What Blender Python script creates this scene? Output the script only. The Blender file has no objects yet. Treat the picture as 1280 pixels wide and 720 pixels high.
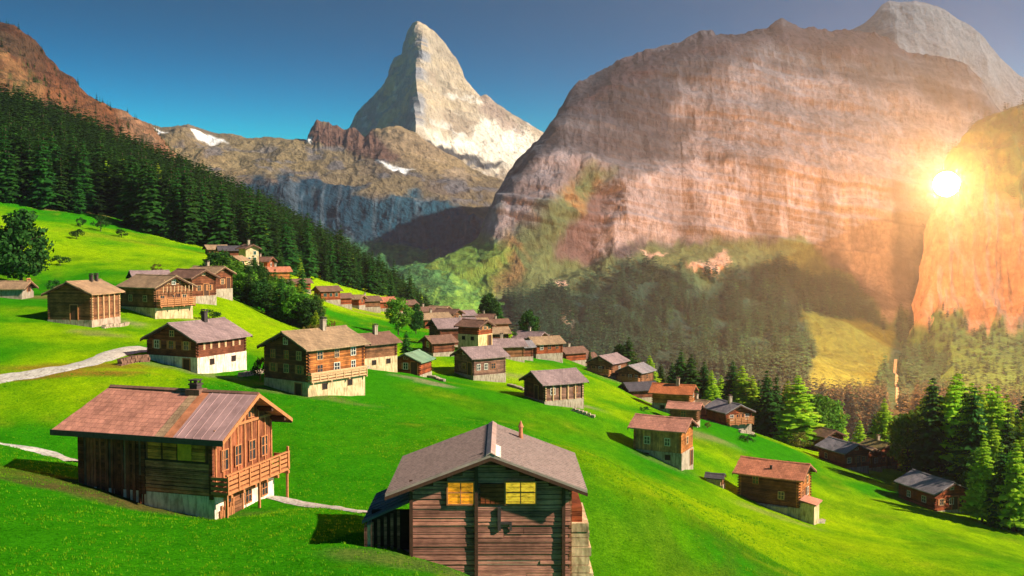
import bpy, math, random
import numpy as np
from mathutils import Vector
random.seed(7); RNG = np.random.default_rng(7)
SC = bpy.context.scene; COL = SC.collection
R = math.radians

# ------------------------------------------------------------------ camera frame
F = 1256.0                       # focal length in photograph pixels (1280 wide)
TILT = math.atan2(60, F)
ct, st = math.cos(TILT), math.sin(TILT)
def ray(u, v):
    x = (u-640.0); y = F*ct + (360.0-v)*st; z = -F*st + (360.0-v)*ct
    return x, y, z
def P(u, v, D):
    "point at forward distance D seen at photo pixel u, v"
    x, y, z = ray(u, v); k = D/y
    return (x*k, D, z*k)
def proj(x, y, z):
    f = y*ct - z*st; r = y*st + z*ct
    return 640 + F*x/f, 360 - F*r/f
def az(u): return math.atan2(u-640, F*ct)     # clockwise from +Y

# ------------------------------------------------------------------ numpy noise
_perm = RNG.permutation(512); _perm = np.concatenate([_perm, _perm, _perm])
_val = RNG.random(512)*2-1
def vnoise(x, y, z=0.0):
    x, y, z = np.broadcast_arrays(np.asarray(x, float), np.asarray(y, float), np.asarray(z, float))
    xi, yi, zi = np.floor(x), np.floor(y), np.floor(z)
    fx, fy, fz = x-xi, y-yi, z-zi
    fx = fx*fx*fx*(fx*(fx*6-15)+10); fy = fy*fy*fy*(fy*(fy*6-15)+10); fz = fz*fz*fz*(fz*(fz*6-15)+10)
    xi = xi.astype(np.int64) & 511; yi = yi.astype(np.int64) & 511; zi = zi.astype(np.int64) & 511
    def h(i, j, k): return _val[_perm[_perm[_perm[i & 511]+(j & 511)]+(k & 511)] & 511]
    a = h(xi, yi, zi)*(1-fx)+h(xi+1, yi, zi)*fx; b = h(xi, yi+1, zi)*(1-fx)+h(xi+1, yi+1, zi)*fx
    c = h(xi, yi, zi+1)*(1-fx)+h(xi+1, yi, zi+1)*fx; d = h(xi, yi+1, zi+1)*(1-fx)+h(xi+1, yi+1, zi+1)*fx
    return (a*(1-fy)+b*fy)*(1-fz)+(c*(1-fy)+d*fy)*fz
def fbm(x, y, z=0.0, o=5, g=.5):
    s = 0; a = 1; n = 0
    for i in range(o):
        s = s+a*vnoise(np.asarray(x)*2**i+17*i, np.asarray(y)*2**i+5*i, np.asarray(z)*2**i+9*i); n += a; a *= g
    return s/n
def ridged(x, y, z=0.0, o=5, g=.55):
    s = 0; a = 1; n = 0
    for i in range(o):
        s = s+a*(1-2*np.abs(vnoise(np.asarray(x)*2**i+7*i, np.asarray(y)*2**i+3*i, np.asarray(z)*2**i+11*i))); n += a; a *= g
    return s/n
def sstep(a, b, x):
    t = np.clip((x-a)/(b-a), 0, 1); return t*t*(3-2*t)

# ------------------------------------------------------------------ object helpers
def tag(o, label=None, cat=None, group=None, kind=None):
    if label: o['label'] = label
    if cat: o['category'] = cat
    if group: o['group'] = group
    if kind: o['kind'] = kind
    return o
def empty(name, loc, rz=0, label=None, cat=None, group=None):
    o = bpy.data.objects.new(name, None); COL.objects.link(o)
    o.location = loc; o.rotation_euler = (0, 0, rz); o.empty_display_size = .5
    return tag(o, label, cat, group)
def link(name, me, parent=None, m=None):
    if m is not None: me.materials.append(m)
    o = bpy.data.objects.new(name, me); COL.objects.link(o)
    if parent is not None: o.parent = parent
    return o
def np_mesh(name, V, Fc, smooth=False, col=None):
    "V (n,3); Fc (m,3|4) int array"
    me = bpy.data.meshes.new(name); V = np.asarray(V, np.float32); Fc = np.asarray(Fc, np.int32)
    k = Fc.shape[1]; n = len(Fc)
    me.vertices.add(len(V)); me.vertices.foreach_set('co', V.ravel())
    me.loops.add(n*k); me.loops.foreach_set('vertex_index', Fc.ravel())
    me.polygons.add(n); me.polygons.foreach_set('loop_start', np.arange(0, n*k, k, dtype=np.int32))
    me.polygons.foreach_set('loop_total', np.full(n, k, np.int32))
    me.polygons.foreach_set('use_smooth', np.full(n, smooth))
    me.update(calc_edges=True)
    if col is not None:
        a = me.color_attributes.new('alb', 'FLOAT_COLOR', 'POINT')
        c = np.ones((len(V), 4), np.float32); c[:, :3] = col; a.data.foreach_set('color', c.ravel())
    return me
def grid_faces(nr, nc):
    i = np.arange(nr*nc).reshape(nr, nc)
    return np.stack([i[:-1, :-1].ravel(), i[1:, :-1].ravel(), i[1:, 1:].ravel(), i[:-1, 1:].ravel()], 1)

class MB:
    "collects shapes and links them as one mesh object"
    def __init__(s): s.v = []; s.f = []
    def add(s, vs, fs):
        b = len(s.v); s.v += [tuple(p) for p in vs]; s.f += [tuple(i+b for i in q) for q in fs]; return s
    def box(s, x0, x1, y0, y1, z0, z1):
        v = [(x0,y0,z0),(x1,y0,z0),(x1,y1,z0),(x0,y1,z0),(x0,y0,z1),(x1,y0,z1),(x1,y1,z1),(x0,y1,z1)]
        return s.add(v, [(0,3,2,1),(4,5,6,7),(0,1,5,4),(1,2,6,5),(2,3,7,6),(3,0,4,7)])
    def hexa(s, v8):
        return s.add(v8, [(0,3,2,1),(4,5,6,7),(0,1,5,4),(1,2,6,5),(2,3,7,6),(3,0,4,7)])
    def prism(s, poly, axis, a, b):
        "poly of 2D points extruded along axis x or y, counter-clockwise"
        n = len(poly)
        if axis == 'x': v = [(a, p[0], p[1]) for p in poly]+[(b, p[0], p[1]) for p in poly]
        elif axis == 'y': v = [(p[0], a, p[1]) for p in poly]+[(p[0], b, p[1]) for p in poly]
        else: v = [(p[0], p[1], a) for p in poly]+[(p[0], p[1], b) for p in poly]
        f = [tuple(range(n))[::-1], tuple(range(n, 2*n))]+[(i, (i+1) % n, n+(i+1) % n, n+i) for i in range(n)]
        return s.add(v, f)
    def bar(s, p, q, r, r2=None, n=6):
        r2 = r if r2 is None else r2
        p, q = Vector(p), Vector(q); d = (q-p).normalized()
        a = d.orthogonal().normalized(); b = d.cross(a); v = []
        for c, rr in ((p, r), (q, r2)):
            for k in range(n):
                t = 2*math.pi*k/n; v.append(tuple(c+(a*math.cos(t)+b*math.sin(t))*rr))
        f = [(k, (k+1) % n, n+(k+1) % n, n+k) for k in range(n)]+[tuple(range(n))[::-1], tuple(range(n, 2*n))]
        return s.add(v, f)
    def mesh(s, name):
        me = bpy.data.meshes.new(name); me.from_pydata(s.v, [], s.f); me.validate(); me.update()
        import bmesh
        bm = bmesh.new(); bm.from_mesh(me); bmesh.ops.recalc_face_normals(bm, faces=bm.faces); bm.to_mesh(me); bm.free()
        return me
    def build_each(s, name, m, parent=None):
        "every connected piece becomes an object of its own"
        par = list(range(len(s.v)))
        def find(i):
            while par[i] != i: par[i] = par[par[i]]; i = par[i]
            return i
        for f in s.f:
            for q in f[1:]: par[find(q)] = find(f[0])
        gr = {}
        for f in s.f: gr.setdefault(find(f[0]), []).append(f)
        out = []
        for fs in gr.values():
            ids = sorted({i for f in fs for i in f}); mp_ = {i: k for k, i in enumerate(ids)}; q = MB(); q.v = [s.v[i] for i in ids]; q.f = [tuple(mp_[i] for i in f) for f in fs]; out.append(q.build(name, m, parent))
        return out
    def build(s, name, m, parent=None):
        return link(name, s.mesh(name), parent, m)

# ------------------------------------------------------------------ materials
def newmat(name, rough=.8, spec=.3):
    m = bpy.data.materials.new(name); m.use_nodes = True; nt = m.node_tree
    b = nt.nodes['Principled BSDF']; b.inputs['Roughness'].default_value = rough
    b.inputs['Specular IOR Level'].default_value = spec
    return m, nt, b
def N(nt, t, **kw):
    n = nt.nodes.new(t)
    for k, v in kw.items():
        if hasattr(n, k): setattr(n, k, v)
        else: n.inputs[k.replace('_', ' ')].default_value = v
    return n
def mapped(nt, scale, coord='Object'):
    tc = nt.nodes.new('ShaderNodeTexCoord'); mp = nt.nodes.new('ShaderNodeMapping')
    mp.inputs['Scale'].default_value = scale; nt.links.new(tc.outputs[coord], mp.inputs[0]); return mp.outputs[0]
def noise(nt, vec, scale, detail=4, rough=.6, dist=0.0):
    n = nt.nodes.new('ShaderNodeTexNoise'); n.inputs['Scale'].default_value = scale
    n.inputs['Detail'].default_value = detail; n.inputs['Roughness'].default_value = rough
    n.inputs['Distortion'].default_value = dist
    nt.links.new(vec, n.inputs['Vector']); return n.outputs['Fac']
def ramp(nt, fac, stops):
    r = nt.nodes.new('ShaderNodeValToRGB'); e = r.color_ramp.elements
    while len(e) < len(stops): e.new(.5)
    for q, (p, c) in zip(e, stops):
        q.position = p; q.color = (*c, 1) if len(c) == 3 else c
    nt.links.new(fac, r.inputs[0]); return r.outputs[0]
def mixc(nt, a, b, fac=.5, mode='MIX'):
    m = nt.nodes.new('ShaderNodeMix'); m.data_type = 'RGBA'; m.blend_type = mode
    for i, s in ((6, a), (7, b)):
        if isinstance(s, tuple): m.inputs[i].default_value = (*s, 1)
        else: nt.links.new(s, m.inputs[i])
    if isinstance(fac, (int, float)): m.inputs[0].default_value = fac
    else: nt.links.new(fac, m.inputs[0])
    return m.outputs[2]
def math_(nt, op, a, b=0.0):
    m = nt.nodes.new('ShaderNodeMath'); m.operation = op
    for i, s in ((0, a), (1, b)):
        if isinstance(s, (int, float)): m.inputs[i].default_value = s
        else: nt.links.new(s, m.inputs[i])
    return m.outputs[0]
def bump(nt, b, h, strength=.5, dist=.05):
    n = nt.nodes.new('ShaderNodeBump'); n.inputs['Strength'].default_value = strength
    n.inputs['Distance'].default_value = dist; nt.links.new(h, n.inputs['Height']); nt.links.new(n.outputs[0], b.inputs['Normal'])
def sep(nt, vec):
    s = nt.nodes.new('ShaderNodeSeparateXYZ'); nt.links.new(vec, s.inputs[0]); return s.outputs
def objrand(nt):
    n = nt.nodes.new('ShaderNodeObjectInfo'); return n.outputs['Random']

def wood(name, c, vertical=False, board=.2, var=.55, seam=.35):
    "weathered boards or squared logs: real seams as bump, grain and stained boards as colour"
    m, nt, b = newmat(name, .82, .2)
    o = mapped(nt, (1, 1, 1)); x, y, z = sep(nt, o)
    along = math_(nt, 'ADD', x, y) if vertical else z
    k = math_(nt, 'DIVIDE', along, board)
    idx = math_(nt, 'FLOOR', k); fr = math_(nt, 'FRACT', k)
    wn = nt.nodes.new('ShaderNodeTexWhiteNoise'); wn.noise_dimensions = '1D'; nt.links.new(idx, wn.inputs['W'])
    g = noise(nt, mapped(nt, (14, 14, 1.2) if vertical else (1.2, 1.2, 16)), 1.6, 5, .65)
    st_ = noise(nt, mapped(nt, (1, 1, 1)), .9, 4, .6)
    dark = tuple(q*(1-var) for q in c); lite = tuple(min(1, q*(1+var)) for q in c)
    base = ramp(nt, g, [(.3, dark), (.5, c), (.72, lite)])
    base = mixc(nt, base, (1.0, .93, .86), math_(nt, 'MULTIPLY', wn.outputs[0], .22), 'SOFT_LIGHT')
    tint = ramp(nt, wn.outputs[0], [(0, (.5, .48, .46)), (.5, (.95, .95, .95)), (1, (1.3, 1.2, 1.1))])
    base = mixc(nt, base, tint, .75, 'MULTIPLY')
    stain = ramp(nt, st_, [(.36, (.32, .29, .28)), (.62, (1.2, 1.12, 1.05))])
    base = mixc(nt, base, stain, .7, 'MULTIPLY')
    e = math_(nt, 'ABSOLUTE', math_(nt, 'SUBTRACT', fr, .5))
    gap = ramp(nt, e, [(.40, (1, 1, 1)), (.49, (0, 0, 0))])
    h = math_(nt, 'ADD', gap, math_(nt, 'MULTIPLY', g, .25))
    dirt = mixc(nt, (1-seam,)*3, (1, 1, 1), gap)
    base = mixc(nt, base, dirt, 1.0, 'MULTIPLY')
    nt.links.new(base, b.inputs['Base Color']); bump(nt, b, h, .8, .04)
    return m
def plaster(name, c, rough_scale=3):
    m, nt, b = newmat(name, .9, .15); o = mapped(nt, (1, 1, 1))
    a = noise(nt, o, 1.1, 6, .7); d = noise(nt, mapped(nt, (3, 3, .6)), 1.5, 4)
    vor = nt.nodes.new('ShaderNodeTexVoronoi'); vor.inputs['Scale'].default_value = rough_scale; nt.links.new(o, vor.inputs['Vector'])
    base = ramp(nt, a, [(.3, tuple(q*.6 for q in c)), (.5, c), (.7, tuple(min(1, q*1.15) for q in c))])
    base = mixc(nt, base, ramp(nt, d, [(.35, (.42, .36, .3)), (.55, (1, 1, 1))]), .75, 'MULTIPLY')
    nt.links.new(base, b.inputs['Base Color'])
    bump(nt, b, math_(nt, 'ADD', vor.outputs[0], a), .5, .05); return m
def roofing(name, c, c2=None, course=.33, seams=False, streak=.5):
    "slates/tiles laid in courses (bands along local x), mottled with weather; or metal with standing seams"
    c2 = c2 or tuple(q*.6 for q in c)
    m, nt, b = newmat(name, .7, .3); o = mapped(nt, (1, 1, 1)); x, y, z = sep(nt, o)
    br = nt.nodes.new('ShaderNodeTexBrick'); br.inputs['Scale'].default_value = 1
    br.inputs['Brick Width'].default_value = .42 if not seams else 40
    br.inputs['Row Height'].default_value = course; br.inputs['Mortar Size'].default_value = .018
    br.inputs['Color1'].default_value = (1, 1, 1, 1); br.inputs['Color2'].default_value = (.62, .62, .66, 1)
    br.inputs['Mortar'].default_value = (.25, .25, .25, 1)
    cb = nt.nodes.new('ShaderNodeCombineXYZ')
    if seams: nt.links.new(y, cb.inputs[0]); nt.links.new(x, cb.inputs[1])
    else: nt.links.new(x, cb.inputs[0]); nt.links.new(y, cb.inputs[1])
    nt.links.new(cb.outputs[0], br.inputs['Vector'])
    n1 = noise(nt, mapped(nt, (1, .35, 1)), .9, 6, .7); n2 = noise(nt, o, 7, 4, .7)
    base = ramp(nt, n1, [(.32, c2), (.55, c), (.75, tuple(min(1, q*1.3) for q in c))])
    base = mixc(nt, base, br.outputs[0], .55, 'MULTIPLY')
    base = mixc(nt, base, ramp(nt, n2, [(.35, (.6, .6, .6)), (.65, (1.15, 1.15, 1.15))]), streak, 'MULTIPLY')
    nt.links.new(base, b.inputs['Base Color']); bump(nt, b, br.outputs[0], .6, .03); return m
def flat(name, c, rough=.6, scale=6, var=.3, spec=.3, metal=0):
    m, nt, b = newmat(name, rough, spec); a = noise(nt, mapped(nt, (1, 1, 1)), scale, 5, .65)
    nt.links.new(ramp(nt, a, [(.3, tuple(q*(1-var) for q in c)), (.7, tuple(min(1, q*(1+var)) for q in c))]), b.inputs['Base Color'])
    b.inputs['Metallic'].default_value = metal; bump(nt, b, a, .3, .02); return m
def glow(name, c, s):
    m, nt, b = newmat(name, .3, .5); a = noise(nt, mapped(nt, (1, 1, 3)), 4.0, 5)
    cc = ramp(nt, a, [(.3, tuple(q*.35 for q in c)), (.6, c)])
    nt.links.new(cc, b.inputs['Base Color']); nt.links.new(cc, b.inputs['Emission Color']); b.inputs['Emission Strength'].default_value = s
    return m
def foliage(name, c, c2, trans=.25, scale=.35, per_tree=False):
    m, nt, b = newmat(name, .75, .12); o = mapped(nt, (1, 1, 1)); a = noise(nt, o, scale*4, 3); d = objrand(nt)
    geo = nt.nodes.new('ShaderNodeNewGeometry')
    f = math_(nt, 'ADD', math_(nt, 'MULTIPLY', a, .55), math_(nt, 'MULTIPLY', geo.outputs['Random Per Island'], .45))
    base = ramp(nt, f, [(.25, c), (.75, c2)])
    if per_tree:
        at = nt.nodes.new('ShaderNodeAttribute'); at.attribute_name = 'alb'; base = mixc(nt, base, at.outputs['Color'], 1.0, 'MULTIPLY')
    hs = nt.nodes.new('ShaderNodeHueSaturation'); nt.links.new(base, hs.inputs['Color'])
    nt.links.new(math_(nt, 'ADD', .7, math_(nt, 'MULTIPLY', d, .6)), hs.inputs['Value'])
    nt.links.new(math_(nt, 'ADD', .485, math_(nt, 'MULTIPLY', d, .03)), hs.inputs['Hue'])
    nt.links.new(hs.outputs[0], b.inputs['Base Color'])
    tr = nt.nodes.new('ShaderNodeBsdfTranslucent'); nt.links.new(hs.outputs[0], tr.inputs[0])
    mx = nt.nodes.new('ShaderNodeMixShader'); mx.inputs[0].default_value = trans
    nt.links.new(b.outputs[0], mx.inputs[1]); nt.links.new(tr.outputs[0], mx.inputs[2])
    nt.links.new(mx.outputs[0], nt.nodes['Material Output'].inputs[0]); return m
def attr_mat(name, fine, amp=.5, bs=.6, bd=1.0, rough=.9, fine2=None, crack=0):
    "albedo from the surface's own attribute, broken up by procedural noise"
    m, nt, b = newmat(name, rough, .1)
    at = nt.nodes.new('ShaderNodeAttribute'); at.attribute_name = 'alb'
    o = mapped(nt, (1, 1, 1)); a = noise(nt, o, fine, 8, .7); c = noise(nt, mapped(nt, (1, 1, .35)), fine2 or fine*.2, 8, .65, .6)
    base = mixc(nt, at.outputs['Color'], ramp(nt, a, [(.3, (1-amp,)*3), (.7, (1+amp,)*3)]), 1.0, 'MULTIPLY')
    base = mixc(nt, base, ramp(nt, c, [(.3, (1-amp*.7,)*3), (.7, (1+amp*.7,)*3)]), 1.0, 'MULTIPLY')
    h = math_(nt, 'ADD', a, math_(nt, 'MULTIPLY', c, 2.0))
    if crack:     # joints and fissures, taller than wide
        o2 = mapped(nt, (1, 1, .13)); wob = nt.nodes.new('ShaderNodeTexNoise'); wob.inputs['Scale'].default_value = crack*1.5; wob.inputs['Detail'].default_value = 5; nt.links.new(o2, wob.inputs['Vector'])
        ad = nt.nodes.new('ShaderNodeVectorMath'); ad.operation = 'MULTIPLY_ADD'; nt.links.new(wob.outputs['Color'], ad.inputs[0]); ad.inputs[1].default_value = (.5/crack,)*3; nt.links.new(o2, ad.inputs[2])
        for s_, w_, k_ in ((crack, .03, .10), (crack*3.1, .06, .16)):
            vo = nt.nodes.new('ShaderNodeTexVoronoi'); vo.feature = 'DISTANCE_TO_EDGE'; vo.inputs['Scale'].default_value = s_; nt.links.new(ad.outputs[0], vo.inputs['Vector'])
            cr = ramp(nt, vo.outputs['Distance'], [(0, (1-k_, 1-k_, 1-k_)), (w_, (1, 1, 1))]); base = mixc(nt, base, cr, 1.0, 'MULTIPLY')
            h = math_(nt, 'ADD', h, math_(nt, 'MULTIPLY', cr, .5))
    nt.links.new(base, b.inputs['Base Color']); bump(nt, b, h, bs, bd); return m
M = {}
M['wood_dark'] = wood('wood_dark', (.16, .055, .03))
M['wood_brown'] = wood('wood_brown', (.21, .095, .05))
M['wood_red'] = wood('wood_red', (.26, .065, .025))
M['wood_orange'] = wood('wood_orange', (.42, .15, .045))
M['wood_grey'] = wood('wood_grey', (.23, .125, .10))
M['wood_mauve'] = wood('wood_mauve', (.44, .20, .16), board=.235, seam=.75, var=.45)
M['wood_tan'] = wood('wood_tan', (.5, .3, .15))
M['board_dark'] = wood('board_dark', (.27, .095, .055), True, .22)
M['board_tan'] = wood('board_tan', (.5, .26, .12), True, .25)
M['board_grey'] = wood('board_grey', (.2, .13, .10), True, .25)
M['trim'] = flat('trim', (.07, .03, .018), .8)
M['rail'] = flat('rail', (.42, .17, .07), .7)
M['rail_pale'] = flat('rail_pale', (.55, .34, .19), .7)
M['plaster'] = plaster('plaster', (.38, .31, .25)); M['whitewash'] = plaster('whitewash', (.80, .69, .58)); M['plaster_cream'] = plaster('plaster_cream', (.62, .46, .28))
M['plaster_yellow'] = plaster('plaster_yellow', (.72, .55, .30)); M['stone'] = plaster('stone', (.42, .34, .27), 2.2)
M['roof_mauve'] = roofing('roof_mauve', (.35, .24, .24)); M['roof_grey'] = roofing('roof_grey', (.31, .27, .29))
M['roof_tan'] = roofing('roof_tan', (.42, .27, .16)); M['roof_red'] = roofing('roof_red', (.62, .22, .12))
M['roof_brown'] = roofing('roof_brown', (.25, .13, .09)); M['roof_dark'] = roofing('roof_dark', (.1, .085, .1))
M['roof_pink'] = roofing('roof_pink', (.58, .25, .18), streak=.35); M['roof_moss'] = roofing('roof_moss', (.3, .22, .07))
M['roof_orange'] = roofing('roof_orange', (.58, .17, .06)); M['metal_green'] = roofing('metal_green', (.2, .34, .22), seams=True)
M['metal_blue'] = roofing('metal_blue', (.09, .125, .15), seams=True)
M['metal_seam'] = flat('metal_seam', (.36, .27, .25), .5, 1.2, .35, .4, .15)
M['metal_grey'] = flat('metal_grey', (.27, .21, .23), .5, .8, .25, .4)
M['rust'] = flat('rust', (.42, .16, .08), .7, 1.5, .4)
M['glass'] = flat('glass', (.03, .035, .045), .12, 3, .3, .6)
M['frame_white'] = flat('frame_white', (.72, .66, .58), .6); M['dark'] = flat('dark', (.02, .015, .014), .9)
M['glow_orange'] = glow('glow_orange', (.95, .36, .02), .3); M['glow_yellow'] = glow('glow_yellow', (.95, .58, .04), .4)  # window panes that give off a glow of their own
M['soot'] = flat('soot', (.05, .04, .04), .9)
M['bark'] = flat('bark', (.09, .06, .045), .95, 5)
M['leaf_spruce'] = foliage('leaf_spruce', (.010, .045, .006), (.04, .12, .012))
M['leaf_wood'] = foliage('leaf_wood', (.007, .036, .006), (.028, .105, .010), scale=.03)
M['leaf_larch'] = foliage('leaf_larch', (.16, .34, .012), (.48, .66, .03), .5)
M['leaf_broad'] = foliage('leaf_broad', (.04, .14, .010), (.16, .34, .025), .35)
M['leaf_dark'] = foliage('leaf_dark', (.012, .045, .008), (.035, .11, .014), .2)
M['leaf_olive'] = foliage('leaf_olive', (.10, .11, .015), (.22, .2, .03), .3)
M['leaf_far'] = foliage('leaf_far', (.004, .026, .022), (.012, .062, .038), .15, .01, True)
M['leaf_mass'] = foliage('leaf_mass', (.007, .036, .006), (.028, .105, .010), .25, .03, True)
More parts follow.
